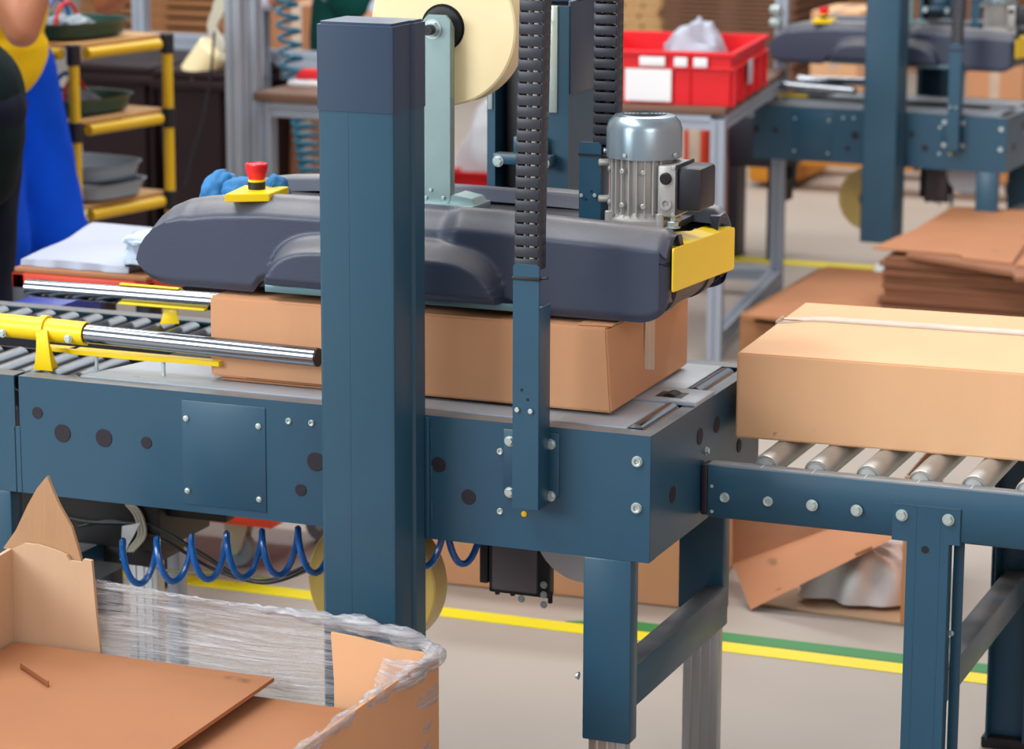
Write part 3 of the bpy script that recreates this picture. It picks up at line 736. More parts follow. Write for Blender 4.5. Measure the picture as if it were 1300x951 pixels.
bm = NB(); box(bm, L-.001, L+.0008, D*.5-.022, D*.5+.020, .002, H-.001); box(bm, .0, L, D*.5-.026, D*.5+.026, H, H+.0006); CS.part('packing_tape', bm, TAPECL)
bm = NB(); prism(bm, [(L-.05, .004), (L+.001, .012), (L+.001, D*.47), (L-.05, D*.47)], H+.0006, H+.003, 'xy', .0006)
CS.part('carton_flap', bm, KRAFT)
bm = NB(); box(bm, .02, .30, -.004, .2, -.0035, -.0008, .0006); box(bm, .06, .36, -.002, .2, .0, .0015, .0005); CS.part('carton_flap', bm, KRAFTD)
# carton on the roller conveyor
q = at(933.5, 555.5, z=.626)
CR = Thing('cardboard_box', 'large light brown cardboard box with clear tape along the top standing on the roller conveyor', 'box', (q.x, q.y, .6262), math.radians(2.6), local=True)
L, D, H = .80, .44, .1335
bm = NB()
def top(u, v):
    x = u*L; y = v*D; e = min(1, min(v, 1-v)/.06)
    z = H+.0065*math.sin(math.pi*min(v, 1-v)*1.0)*1.2*sm(0, .22, u*L/.3) - .0032*math.exp(-((v-.62)/.03)**2)
    z -= .004*(1-sm(0, .05, u*L))*(1-math.exp(-((v-.62)/.10)**2))*0
    return Vector((x, y, z))
b = bmesh.new()
nu, nv = 30, 40
V = [[b.verts.new(top(i/nu, j/nv)) for j in range(nv+1)] for i in range(nu+1)]
for i in range(nu):
    for j in range(nv): b.faces.new((V[i][j], V[i+1][j], V[i+1][j+1], V[i][j+1]))
rim = [V[i][0] for i in range(nu+1)]+[V[nu][j] for j in range(1, nv+1)]+[V[i][nv] for i in range(nu-1, -1, -1)]+[V[0][j] for j in range(nv-1, 0, -1)]
low = [b.verts.new((v.co.x, v.co.y, 0)) for v in rim]
for i in range(len(rim)):
    j = (i+1) % len(rim); b.faces.new((rim[i], rim[j], low[j], low[i]))
b.faces.new(low[::-1])
bmesh.ops.recalc_face_normals(b, faces=b.faces[:])
ed = [e for e in b.edges if len(e.link_faces) == 2 and e.link_faces[0].normal.angle(e.link_faces[1].normal) > .9]
bmesh.ops.bevel(b, geom=ed, offset=.0025, segments=2, affect='EDGES')
join(bm, b); CR.part('carton_body', bm, KRAFTL, ang=50)
bm = NB()
def tp_(u, v): return top(u, .555+.115*v)+Vector((0, 0, .0009))
grid(bm, 30, 6, tp_, .0005)
b = bmesh.new(); box(b, -.0012, .0002, D*.557, D*.668, H-.04, H+.004); join(bm, b)
CR.part('packing_tape', bm, TAPECL, label='clear tape strip')
bm = NB(); box(bm, .002, .8, D*.6245, D*.6260, H+.0005, H+.0022); CR.part('flap_seam', bm, KRAFTD)

# ================================================================== roller conveyor
RC = Thing('roller_conveyor', 'blue-grey gravity roller conveyor in front at right, carrying the large box', 'conveyor', (.35, .5, 0))
RY = .228; RZ0, RZ1 = .528, .611; RB = .86
def rail(y0, s):
    t = .003
    return [(y0, RZ0+.003), (y0+s*.003, RZ0), (y0+s*.03, RZ0), (y0+s*.03, RZ0+t), (y0+s*t, RZ0+t), (y0+s*t, RZ1-t), (y0+s*.026, RZ1-t), (y0+s*.026, RZ1), (y0+s*.003, RZ1), (y0, RZ1-.003)]
bm = NB(); prism(bm, rail(RY, 1), .0135, 1.0, 'yz'); RC.part('side_rail', bm, PAINT, ang=60)
bm = NB(); prism(bm, rail(RB, -1), .0135, 1.0, 'yz'); RC.part('side_rail', bm, PAINT, ang=60)
for y in (RY, RB):
    bm = NB(); box(bm, .0015, .0133, (y-.0005 if y == RY else y-.03), (y+.03 if y == RY else y+.0005), RZ0+.002, RZ1-.002, .0035); RC.part('rail_end_cap', bm, DARKP)
rl = None
def croll():
    bm = NB(); L = RB-RY-.060; r = .0195
    lathe(bm, [(0, -.025), (.005, -.025), (.005, -.004), (.013, -.003), (.0135, .001), (.0165, .001), (.0175, -.001), (r, .003), (r, L-.003), (.0175, L+.001), (.013, L), (.005, L+.004), (.005, L+.025), (0, L+.025)], (0, 0, 0), 'y', 28)
    return bm
xr0 = at(962, 588, y=RY+.03).x+.012
for k in range(13):
    if rl is None:
        rl = RC.part('roller', croll(), GALV); rl.data.transform(RC.M.inverted())
    else: rl = rl.copy(); C.objects.link(rl)
    rl.location = Vector((xr0+.0795*k, RY+.030, .6062)) - RC.o.location
bolts([(920, 631.5), (975, 636.5)], (0, -1, 0), {'y': RY}, .0052, 'nut', socket=True, T=RC)
bolts([(1031, 641.5), (1087.5, 648), (1145, 654), (1204, 660), ], (0, -1, 0), {'y': RY-.003}, .0062, 'bolt', T=RC, h=.007)
bolts([(904, 617), (904, 649)], (0, -1, 0), {'y': RY}, .0026, 'rivet', T=RC, h=.002, washer=False)
def cleg(y, s):
    x0, x1 = .322, .397
    bm = NB()
    prism(bm, [(x0, 0.02), (x0, RZ0-.004), (x0-.023, RZ0-.004), (x0-.023, RZ0+.052), (x1+.004, RZ0+.052), (x1+.004, RZ0-.003), (x1-.012, RZ0-.003), (x1-.012, .02)], y, y-s*.003, 'xz', .0006)
    for x in (x0+.013, x1-.026): box(bm, x, x+.001, min(y-s*.003, y-s*.0034), max(y-s*.003, y-s*.0034), .02, RZ0+.05)
    box(bm, x0, x0+.003, min(y, y+s*.035), max(y, y+s*.035), .02, RZ0-.004); box(bm, x1-.015, x1-.012, min(y, y+s*.02), max(y, y+s*.02), .02, RZ0-.004)
    box(bm, x1-.012, x1+.004, min(y+s*.030, y+s*.033), max(y+s*.030, y+s*.033), .02, RZ0+.0, .0005)
    l = RC.part('leg', bm, PAINT)
    bm = NB(); box(bm, x0-.01, x1, y-.02, y+.04, 0, .02, .003); RC.part('foot', bm, RUB, l)
    return l
lf = cleg(RY, 1); lb = cleg(RB, -1)
q = at(1174.5, 698, y=RY-.003); bm = NB(); cyl(bm, q+Vector((0, .001, 0)), q-Vector((0, .0006, 0)), .0058, 20); RC.part('bolt_hole', bm, BLACK, lf)
q = at(1207.5, 804, y=RY+.03); bm = NB(); hexbolt(bm, q, (0, -1, 0), .003, .003); RC.part('bolt', bm, ZINC, lf)
bm = NB(); box(bm, .340, .378, RY+.003, RB-.003, .265, .315, .003); RC.part('cross_brace', bm, PAINT)
bm = NB(); prism(bm, [(RB-.05, .30), (RB-.004, .30), (RB-.004, .375), (RB-.05, .375)], .330, .333, 'yz'); box(bm, .330, .40, RB-.055, RB-.004, .373, .377, .0005); lk = RC.part('gusset', bm, PAINT)

# ================================================================== film-wrapped open carton in the foreground
FB = Thing('film_wrapped_carton', 'open torn cardboard carton wrapped in clear stretch film, low at front left', 'box', (-.6, -.55, 0))
yb = -.20; xl = at(17, 760, y=yb).x; xrr = at(553, 830, y=yb).x; yfr = -.98
def zw(px, py): return at(px, py, y=yb).z
# back wall left piece with torn top
def ypt(px, py, y=yb): q = at(px, py, y=y); return (q.x, q.z)
pts = [ypt(-2, 705), ypt(8, 697), ypt(30, 690), ypt(48, 692), ypt(70, 699), ypt(84, 705), ypt(88, 712), ypt(103, 714), ypt(106, 710), ypt(116, 712)]
z0 = .02
bm = NB(); pl_ = [(xl-.0, z0), (xl, ypt(17, 697)[1])]+[p for p in pts if p[0] > xl+.004]+[ypt(122, 780), ypt(128, 835), (ypt(134, 861)[0], z0)]
prism(bm, pl_, yb, yb+.006, 'xz'); FB.part('carton_wall', bm, KRAFTI)
bm = NB(); prism(bm, [ypt(4, 696, yb+.008), ypt(22, 672, yb+.012), ypt(38, 640, yb+.015), ypt(52, 618, yb+.02), ypt(65, 602, yb+.02), ypt(71, 618, yb+.02), ypt(78, 640, yb+.015), ypt(92, 668, yb+.012), ypt(98, 690, yb+.01), ypt(103, 712, yb+.008), ypt(60, 712, yb+.008)], yb+.008, yb+.014, 'xz'); FB.part('torn_flap', bm, mat('torn_kraft', 'b08a66', .85, 0, .1, 12, .5, 90, stretch=(2, 2, .3)), label='torn triangular flap')
bm = NB(); prism(bm, [ypt(60, 652, yb+.005), ypt(70, 632, yb+.005), ypt(66, 612, yb+.005), ypt(60, 622, yb+.005)], yb+.0065, yb+.0078, 'xz'); 
bm.free()
ztop = ypt(17, 697)[1]
# left wall
bm = NB(); prism(bm, [(yfr, z0), (yb, z0), (yb, ztop), (yb-.18, ztop-.012), (yb-.42, ztop+.004), (yfr, ztop-.01)], xl-.006, xl, 'yz'); FB.part('carton_wall', bm, KRAFTI)
bm = NB(); box(bm, xl+.014, xl+.0155, yb-.002, yb, z0, ztop-.004); bm.free()
# right-hand cardboard strip of the back wall and the right wall
bm = NB(); prism(bm, [ypt(424, 865), ypt(420, 803), ypt(455, 810), ypt(500, 822), ypt(552, 832), (xrr, z0), (ypt(424, 865)[0], z0)], yb, yb+.005, 'xz'); FB.part('carton_wall', bm, KRAFTL)
zrw = ypt(545, 825)[1]
bm = NB(); prism(bm, [(yfr, z0), (yb, z0), (yb, zrw), (yfr, zrw)], xrr, xrr+.005, 'yz'); FB.part('carton_wall', bm, KRAFT)
bm = NB(); prism(bm, [(xl, z0), (xrr, z0), (xrr, .40), (xl, .40)], yfr-.005, yfr, 'xz'); FB.part('carton_wall', bm, KRAFTI)
bm = NB(); box(bm, xl-.002, xrr+.002, yfr, yb+.004, .008, .020); FB.part('carton_base', bm, KRAFT)
# film: back face and right face, slightly baggy, with rolled rim
ftop = [(118, 735), (150, 742), (200, 751), (260, 760), (330, 768), (380, 774), (400, 779), (440, 784), (490, 797), (530, 808), (548, 820)]
FT = [(at(a, b, y=yb+.012).x, at(a, b, y=yb+.012).z) for a, b in ftop]
x0f = FT[0][0]-.02; xend = FT[-1][0]; n_side = .62
def fpath(s):
    """s 0..1 along the back, 1..2 round the corner and along the right side"""
    if s <= 1: x = x0f+(xend-x0f)*s; return x, yb+.014+.004*math.sin(9*s)
    t = s-1
    if t < .06: a = t/.06*math.pi/2; return xend+.012*math.sin(a), yb+.014-.012*(1-math.cos(a))
    return xend+.012+.004*math.sin(t*14), yb+.002-(t-.06)*.82
def fsurf(u, v):
    s = u*2; x, y = fpath(s); zt = lerp_tab(FT, x) if s <= 1 else FT[-1][1]-.004*math.sin((s-1)*6)
    z = .03+(zt-.03)*v
    w = noise.noise(Vector((x*4, y*4, z*38)))*.0022+noise.noise(Vector((x*17, y*17, z*17)))*.0022
    if s <= 1: y += w
    else: x += w
    return Vector((x, y, z))
bm = NB(); grid(bm, 240, 120, fsurf); fl = FB.part('stretch_film', bm, FILM, ang=180)
bm = NB(); rp = []; rr = []
for i in range(200):
    u = i/199; s = u*1.9; x, y = fpath(s); zt = lerp_tab(FT, x) if s <= 1 else FT[-1][1]-.004*math.sin((s-1)*6)
    k = sm(.35, .9, s)*(1-.4*sm(1.1, 1.4, s))
    rp.append(Vector((x+.001*math.sin(i*.9), y-.004*k+.0018*math.sin(i*.63), zt-.003-.004*k+.0012*math.sin(i*1.3)))); rr.append(.0014+.0115*k*(1+.25*math.sin(i*.47)))
tube(bm, rp, rr, 14)
for v in bm.verts: v.co += Vector([noise.noise(v.co*110+Vector((k*7, 0, 0)))*.0030 for k in range(3)])
FB.part('film_rim', bm, FILM, label='bunched rolled rim of the film', ang=180)
# film folded down inside the right corner
bm = NB()
def finn(u, v):
    a = Vector((FT[-1][0]+.002, yb-.006, FT[-1][1]-.004)); b2 = Vector((FT[-3][0], yb-.012, FT[-3][1]-.014)); 
    x = a.x-u*.07-.06*v*u; y = yb-.010-.02*(1-u)-.12*v*(1-u); z = a.z-.006-.19*v-.010*u
    n_ = noise.noise(Vector((x*30, y*30, z*30)))*.005
    return Vector((x+n_, y+n_, z))
grid(bm, 30, 40, finn); FB.part('film_fold', bm, FILM, ang=180)
# flat cardboard inside
def sheet(pts, z0, z1, m, label, group=None, tilt=None):
    bm = NB(); prism(bm, pts, z0, z1, 'xy')
    if tilt:
        c = bm.verts[:][0].co.copy(); bm.transform(Matrix.Translation(c) @ tilt @ Matrix.Translation(-c))
    return single('cardboard_sheet', bm, m, label, 'cardboard', group)
zs = at(20, 815, y=yb-.006).z
sheet([(xl+.006, yb-.006), (-.50, yb-.008), (-.48, yfr+.02), (xl+.006, yfr+.02)], zs-.006, zs, KRAFTS, 'flat brown cardboard sheet lying inside the film-wrapped carton at its left')
qa = at(232, 852, z=zs-.02)
sheet([(-.66, yb-.03), (xrr-.01, yb-.03), (xrr-.01, yfr+.02), (-.64, yfr+.02)], zs-.030, zs-.024, KRAFTS, 'second cardboard sheet lower inside the film-wrapped carton, towards its right')
bm = NB(); p0 = at(20, 840, z=zs+.006); p1 = at(68, 872, z=zs+.006); d = (p1-p0).normalized(); pr = Vector((-d.y, d.x, 0))
M = Matrix.Translation((p0+p1)/2) @ Matrix.Rotation(math.atan2(d.y, d.x), 4, 'Z')
b = bmesh.new(); box(b, -.05, .05, -.0012, .0012, -.0055, .004, .0004); join(bm, b, M)
single('cardboard_strip', bm, KRAFTD, 'narrow cardboard strip on edge lying on the sheet in the film-wrapped carton', 'cardboard')
# fill that carries the sheets: stacked folded cartons inside
for k in range(9):
    z = .022+k*.032
    if z+.03 > zs-.032: break
    sheet([(xl+.008, yb-.01), (xrr-.012, yb-.01), (xrr-.012, yfr+.01), (xl+.008, yfr+.01)], z, z+.0315, KRAFTD, 'bundle of folded cardboard in the film-wrapped carton below its loose sheets', 'folded cardboard bundles inside the film-wrapped carton')
sheet([(xl+.010, yb-.012), (-.70, yb-.012), (-.70, yfr+.02), (xl+.010, yfr+.02)], .3102, zs-.0065, KRAFTD, 'short cardboard bundle under the flat sheet at the left of the film-wrapped carton')
# ================================================================== SECOND SEALING MACHINE (further back, right)
SC2 = .885
S2 = copy_tree(S.o)
for o in list(S2.children):
    mnx = min(v.co.x for v in o.data.vertices); mxx = max(v.co.x for v in o.data.vertices); lim = -.90-S.o.location.x
    if mnx+o.location.x < lim and o.name.split('.')[0] not in ('head_housing', 'head_frame'):
        if mxx+o.location.x < lim:
            for c_ in list(o.children): bpy.data.objects.remove(c_)
            bpy.data.objects.remove(o); continue
        me = o.data.copy()
        for v in me.vertices: v.co.x = max(v.co.x, lim-o.location.x)
        o.data = me
        for c_ in list(o.children):
            if min(v.co.x for v in c_.data.vertices)+c_.location.x < lim: bpy.data.objects.remove(c_)
S2['label'] = 'second blue-grey sealing machine, out of focus in the background at right behind the cardboard stack'
S2.scale = (SC2, SC2, SC2); th = math.radians(-2.5); S2.rotation_euler = (0, 0, th)
cq = at(1279, 150, z=.702*SC2); off = Matrix.Rotation(th, 3, 'Z') @ (Vector((.4, -.265, 0))*SC2)
S2.location = (cq.x-off.x, cq.y-off.y, 0)
def m2(v): return S2.location + Matrix.Rotation(th, 3, 'Z') @ ((Vector(v)-S.o.location)*SC2)
for src, lab in ((tr1, 'cream tape roll on top of the background sealing machine'), (tr2, 'pale tape roll low behind the column of the background sealing machine')):
    c = copy_tree(src.o); c['label'] = lab; c.location = m2(src.o.location); c.scale = (SC2,)*3; c.rotation_euler = (0, 0, th)
# small swivel clamps on the second machine are part of its guides; add a boxed carton waiting on it
def quad(bm, pts, th_=.004):
    b = bmesh.new(); b.faces.new([b.verts.new(p) for p in pts]); bmesh.ops.solidify(b, geom=b.faces[:], thickness=th_); bmesh.ops.recalc_face_normals(b, faces=b.faces[:]); join(bm, b)

# ================================================================== ALUMINIUM BENCH WITH RED CRATE
def profile_bar(bm, p0, p1, w=.04):
    p0, p1 = Vector(p0), Vector(p1); d = p1-p0; M = Matrix.Translation((p0+p1)/2) @ d.to_track_quat('Z', 'X').to_matrix().to_4x4()
    b = bmesh.new(); L = d.length; g = w*.11; h = w/2
    prf = []
    for sx, sy in ((1, 0), (0, 1), (-1, 0), (0, -1)):
        c, s_ = sx, sy
        for u, v in ((h, -h), (h, -g), (h-.005, -g), (h-.005, g), (h, g)): prf.append((u*c-v*s_, u*s_+v*c))
    prism(b, prf, -L/2, L/2, 'xy'); join(bm, b, M)
bf = at(907, 458, z=0); bb = at(985, 372, z=0)
brz = math.atan2(-(bb.x-bf.x), bb.y-bf.y); bd = (bb-bf).length; ZTB = .705
BT_ = Thing('aluminium_workbench', 'aluminium profile bench behind the machines holding the red crate', 'workbench', (bf.x, bf.y, 0), brz, local=True)
for nm, (x, y, z1) in {'a': (0, 0, ZTB-.02), 'b': (0, bd, 1.9), 'c': (-.50, 0, ZTB-.02), 'd': (-.50, bd, ZTB-.02)}.items():
    bm = NB(); profile_bar(bm, (x, y, 0), (x, y, z1)); BT_.part('leg', bm, ALUB)
for a_, b_2 in (((-.5, 0, ZTB-.03), (0, 0, ZTB-.03)), ((-.5, bd, ZTB-.03), (0, bd, ZTB-.03)), ((0, 0, ZTB-.03), (0, bd, ZTB-.03)), ((-.5, 0, ZTB-.03), (-.5, bd, ZTB-.03)), ((-.5, bd, .06), (0, bd, .06)), ((0, 0, .06), (0, bd, .06))):
    d = (Vector(b_2)-Vector(a_)).normalized()*.02
    bm = NB(); profile_bar(bm, Vector(a_)+d, Vector(b_2)-d); BT_.part('rail', bm, ALUB)
bm = NB(); box(bm, -.52, .02, -.02, bd-.03, ZTB-.008, ZTB+.012, .002); BT_.part('bench_top', bm, BENCH)
for z in (.86, .90):
    bm = NB(); cyl(bm, (-.03, bd-.02, z), (.0, bd-.035, z), .014, 14, .002); BT_.part('clamp', bm, ZINC)
Mb = Matrix.Translation((bf.x, bf.y, 0)) @ Matrix.Rotation(brz, 4, 'Z')
def crate(name, label, loc, rz, w, d, h, m, n=1):
    T = Thing(name, label, 'crate', loc, rz, local=True)
    bm = NB(); t = .004
    for (a, b, c, e) in ((0, w, 0, t), (0, w, d-t, d), (0, t, 0, d), (w-t, w, 0, d)): box(bm, a, b, c, e, 0, h, .001, 1)
    box(bm, 0, w, 0, d, 0, .005)
    # rim, lower band and vertical ribs
    R_ = .012
    for z0_, z1_ in ((h-.012, h), (h*.68, h*.71)):
        box(bm, -R_, w+R_, -R_, 0, z0_, z1_, .001, 1); box(bm, -R_, w+R_, d, d+R_, z0_, z1_, .001, 1); box(bm, -R_, 0, 0, d, z0_, z1_, .001, 1); box(bm, w, w+R_, 0, d, z0_, z1_, .001, 1)
    for k in range(5):
        x = w*k/4*.98+.002; box(bm, x, x+.004, -.009, 0, 0, h*.69); y = d*k/4*.98+.002; box(bm, w, w+.009, y, y+.004, 0, h*.69)
    T.part('crate_body', bm, m); return T
cw = .46; cp = Mb @ Vector((-cw+.035-.005, .02, ZTB+.0125))
ck = crate('plastic_crate', 'bright red plastic crate with white labels standing on the aluminium bench', cp, brz, cw, .56, .150, REDC)
bm = NB(); box(bm, .162, .293, -.0145, -.0135, .010, .100); ck.part('paper_label', bm, PAPER, label='square white paper label')
for x0_, x1_ in ((.202, .274), (.300, .337), (.355, .393)):
    bm = NB(); box(bm, x0_, x1_, -.0135, -.0125, .108, .134, .001); ck.part('sticker', bm, PAPER)
bm = NB(); box(bm, cw+.012, cw+.0135, .20, .27, .04, .11, .001); ck.part('handle_opening', bm, GREYC)
def lump(bm, c, rx, ry, rz, amp=.18, fr=6, seed=0, flat=True, seg=40):
    b = bmesh.new(); bmesh.ops.create_uvsphere(b, u_segments=seg, v_segments=seg//2, radius=1)
    for v in b.verts:
        n_ = noise.noise(v.co*fr*.35+Vector((seed, 0, 0)))*amp+noise.noise(v.co*fr+Vector((0, seed, 0)))*amp*.5+abs(noise.noise(v.co*fr*.8+Vector((seed, 3, 0))))*amp*.6
        p = v.co*(1+n_)
        if flat: p.z = max(p.z, -.12)
        v.co = Vector((p.x*rx, p.y*ry, p.z*rz))
    join(bm, b, Matrix.Translation(Vector(c)))
bm = NB(); cc = at(880, 50, y=4.15); lump(bm, (cc.x, cc.y, ZTB+.06), .10, .12, .135, .2, 5, 3); 
single('white_cloth', bm, WHITE, 'crumpled white cloth heaped in the red crate on the aluminium bench', 'cloth')

# second red crate on the floor with a white sack
rc0 = at(572, 217, y=5.0)
rk = crate('plastic_crate', 'red plastic crate on the floor seen low between the columns of the front machine', (rc0.x, rc0.y, .001), .04, .47, .36, rc0.z, REDC)
bm = NB(); lump(bm, (rc0.x+.22, rc0.y+.18, rc0.z+.02), .26, .17, .235, .15, 4, 9); single('white_sack', bm, WHITEB, 'white sack bulging out of the crate seen between the columns of the front machine', 'sack')

# ================================================================== FLATTENED CARTONS ON PALLETS, RIGHT
def pallet(loc, rz, w, d, label, group=None, n=1, m=WOODL):
    T = Thing('wooden_pallet', label, 'pallet', loc, rz, group, local=True)
    for k in range(7):
        x = (w-.1)*k/6; bm = NB(); box(bm, x, x+.1, 0, d, .12, .142, .002, 1); T.part('deck_board', bm, m)
    for y in (0, d/2-.05, d-.1):
        bm = NB(); box(bm, 0, w, y, y+.1, .098, .12); T.part('stringer', bm, m)
        for x in (0, w/2-.06, w-.12):
            bm = NB(); box(bm, x, x+.12, y, y+.1, .022, .098); T.part('block', bm, m)
        bm = NB(); box(bm, 0, w, y, y+.1, 0, .022); T.part('skid', bm, m)
    return T
pallet((-.655, 3.72, 0), 0, 1.2, .60, 'wooden pallet under the tall stack of flattened cartons at right')
gfc = 'flattened cartons stacked on the pallet at right'
# stack: body from z .143 to ~.36
random.seed(3)
base = None
zt0 = .143; lay = .0125; nl = 14
for k in range(nl):
    z = zt0+k*lay
    bm = NB(); box(bm, 0, 1.05, 0, .54, 0, lay*.43); box(bm, 0, 1.05, .0, .54, lay*.55, lay*.94); box(bm, .0, .012, 0, .54, lay*.4, lay*.6); box(bm, 1.03, 1.05, 0, .54, lay*.4, lay*.6)
    if base is None:
        base = single('flattened_carton', bm, KRAFTE, 'brown flattened carton in the tall stack on the right-hand pallet', 'cardboard', gfc); o = base
    else: bm.free(); o = base.copy(); C.objects.link(o)
    o.location = (-.64+.525+random.uniform(-.012, .012), 3.78+.27+random.uniform(-.010, .010), z)
    o['label'] = 'brown flattened carton in the tall stack on the right-hand pallet'
# overhanging top layers
ztop_ = zt0+nl*lay+.0005
def sheetpx(pts, z0, z1, m, label, group=None, nm='cardboard_sheet'):
    P_ = [at(a, b, z=z1) for a, b in pts]; bm = NB(); prism(bm, [(p.x, p.y) for p in P_], z0, z1, 'xy'); return single(nm, bm, m, label, 'cardboard', group)
sheetpx([(1150, 322), (1215, 288), (1380, 290), (1380, 352), (1290, 352), (1285, 345)], ztop_, ztop_+.012, KRAFTE, 'folded carton lying second from the top of the right-hand stack')
sheetpx([(1108, 314), (1163, 290), (1209, 262), (1330, 268), (1285, 334), (1222, 327), (1218, 323)], ztop_+.0125, ztop_+.018, KRAFTS, 'topmost flattened carton of the right-hand stack, jutting to the left with dark marks')
sheetpx([(1290, 336), (1330, 290), (1400, 300), (1400, 350)], ztop_+.0125, ztop_+.02, KRAFTS, 'flattened carton lying at the right edge on top of the stack')
pallet((-1.02, 3.70, 0), 0, .35, .80, 'low wooden pallet under the single wide cardboard sheets beside the tall stack', m=WOOD)
for k in range(3):
    z = .1425+k*.008
    P_ = [(948, 400), (1052, 338), (1152, 345), (1152, 420)]
    sheetpx([(a+random.uniform(-3, 1), b) for a, b in P_], z, z+.0075, KRAFTS if k == 2 else KRAFTD, ('wide brown cardboard sheet with dark marks, lying left of the tall stack' if k == 2 else 'cardboard sheet lying under the wide top sheet left of the tall stack'), None if k == 2 else 'lower sheets of the low pile left of the stack')
sheetpx([(1112, 334), (1150, 336), (1150, 346), (1110, 344)], .1665, .168, PAPER, 'white paper strip at the back edge of the wide cardboard sheet')

# ================================================================== UNDER / BEHIND THE MACHINES ON THE FLOOR
q0 = at(560, 742, z=0); q1 = at(867, 750, z=0)
K1 = Thing('cardboard_box', 'brown cardboard box on the floor behind the legs of the front machine', 'box', (q0.x-.05, q0.y+.0, .001), .05, local=True)
bm = NB(); carton(bm, .58, .36, .30); K1.part('carton_body', bm, KRAFT)
bm = NB(); box(bm, .285, .335, -.001, .0, .15, .30); box(bm, .0, .58, .16, .20, .30, .3008); K1.part('packing_tape', bm, TAPECL)
# tipped-over open carton with white bag
TC = Thing('open_carton', 'open cardboard carton tipped over under the roller conveyor', 'box', (-.14, 1.7, 0))
A = lambda px, py, y: at(px, py, y=y)
bm = NB(); quad(bm, [A(930, 640, 1.66), A(1150, 636, 1.66), A(1136, 683, 1.50), Vector((at(953, 774, z=.004).x, at(953, 774, z=.004).y, .004)), A(930, 716, 1.56)]); TC.part('carton_flap', bm, KRAFTS)
for (a_, b_) in (((1086, 704), (1107, 695)), ((970, 757), (992, 748))):
    bm = NB(); p, q = A(a_[0], a_[1], 1.47), A(b_[0], b_[1], 1.47); cyl(bm, p, q, .0035, 8); TC.part('hand_slot', bm, KRAFTD)
bm = NB(); r_ = at(1144, 793, z=.002); quad(bm, [Vector((r_.x, r_.y, .002)), Vector((r_.x, r_.y, .30)), Vector((r_.x-.02, r_.y+.40, .30)), Vector((r_.x-.02, r_.y+.40, .002))], .006)
b = bmesh.new(); box(b, r_.x-.002, r_.x+.012, r_.y, r_.y+.006, .002, .30); join(bm, b); TC.part('carton_wall', bm, KRAFT)
bm = NB(); prism(bm, [(r_.x-.30, r_.y+.02), (r_.x, r_.y), (r_.x-.02, r_.y+.40), (r_.x-.34, r_.y+.40)], .001, .006, 'xy'); TC.part('carton_base', bm, KRAFTI)
bm = NB(); bg_ = at(1085, 768, z=.02)
def bagf(u, v):
    a = 2*math.pi*u; r = math.sin(math.pi*min(.999, v*.5+.0))**.8 if v < 1 else 1
    rad = .150*(math.sin(math.pi*.5*v))**.7
    x = bg_.x-.012+rad*math.cos(a)*.80; y = bg_.y+.10+rad*math.sin(a)*.6; z = .012+.100*(1-v**2.2)
    f_ = noise.noise(Vector((math.cos(a)*2.5, math.sin(a)*2.5, v*2)))*.03+.010*math.sin(9*a+4*v)*(v)
    return Vector((x+f_*math.cos(a), y+f_*math.sin(a), z+f_*.6*(1-v)+.004))
grid(bm, 60, 24, bagf); single('plastic_bag', bm, WHITEB, 'crumpled white plastic bag lying in the tipped-over carton', 'bag', ang=60)
# pale crate corner at far right under the conveyor
pq = at(1277, 803, z=0); bm = NB(); box(bm, pq.x, pq.x+.3, pq.y, pq.y+.25, .0, .13, .003); box(bm, pq.x-.004, pq.x+.304, pq.y-.004, pq.y, .09, .12, .002)
single('wooden_box', bm, WOODL, 'pale wooden box on the floor at the right edge behind the conveyor leg', 'box')

# ================================================================== TROLLEY WITH WHITE SHEETS (left)
tx0, tx1, ty0, ty1 = -1.64, -1.34, .93, 1.40
TR = Thing('red_trolley', 'orange-red topped stand behind the guide tubes, carrying the folded white sheet', 'stand', (-1.49, 1.16, 0))
for x, y in ((tx0, ty0), (tx1-.13, ty0), (tx0, 1.11), (tx1-.13, 1.11)):
    bm = NB(); box(bm, x, x+.04, y, y+.04, .0, .65, .003); TR.part('leg', bm, BARK)
bm = NB(); box(bm, tx0, tx1, ty0, ty0+.03, .640, .672, .003); box(bm, tx0, tx1, ty1-.03, ty1, .640, .672, .003); box(bm, tx0, tx0+.03, ty0, ty1, .640, .672, .003); box(bm, tx1-.03, tx1, ty0, ty1, .640, .672, .003); TR.part('top_frame', bm, REDP)
bm = NB(); box(bm, tx0+.004, tx1-.004, ty0+.004, ty1-.004, .6725, .682, .002); TR.part('top_board', bm, KRAFTD)
dx0, dx1, dy0, dy1 = -1.80, -1.25, 1.24, 1.66
DL = Thing('platform_dolly', 'low orange-red platform dolly on pale casters seen beneath the front machine', 'dolly', (-1.5, 1.66, 0))
pz = at(290, 665, y=dy0).z
bm = NB(); box(bm, dx0, at(345, 665, y=dy0).x, dy0, dy1, .118, .150, .004); DL.part('platform', bm, REDP)
dx1 = at(345, 665, y=dy0).x
for x, y in ((at(303, 700, y=dy0+.10).x, dy0+.10), (dx0+.10, dy0+.08), (dx1-.05, dy1-.08), (dx0+.1, dy1-.08)):
    pf = [(x-.030, .117), (x+.036, .117), (x+.014, .040), (x, .030), (x-.014, .045)]
    bm = NB(); prism(bm, pf, y-.018, y-.015, 'xz'); prism(bm, pf, y+.015, y+.018, 'xz'); box(bm, x-.035, x+.038, y-.03, y+.03, .110, .1175, .001)
    f_ = DL.part('caster_fork', bm, CABLEW)
    bm = NB(); cyl(bm, (x, y-.013, .038), (x, y+.013, .038), .037, 32, .003); w_ = DL.part('caster_wheel', bm, GREYT, f_)
    bm = NB(); cyl(bm, (x, y-.020, .038), (x, y+.020, .038), .009, 14); DL.part('axle', bm, ZINC, f_)
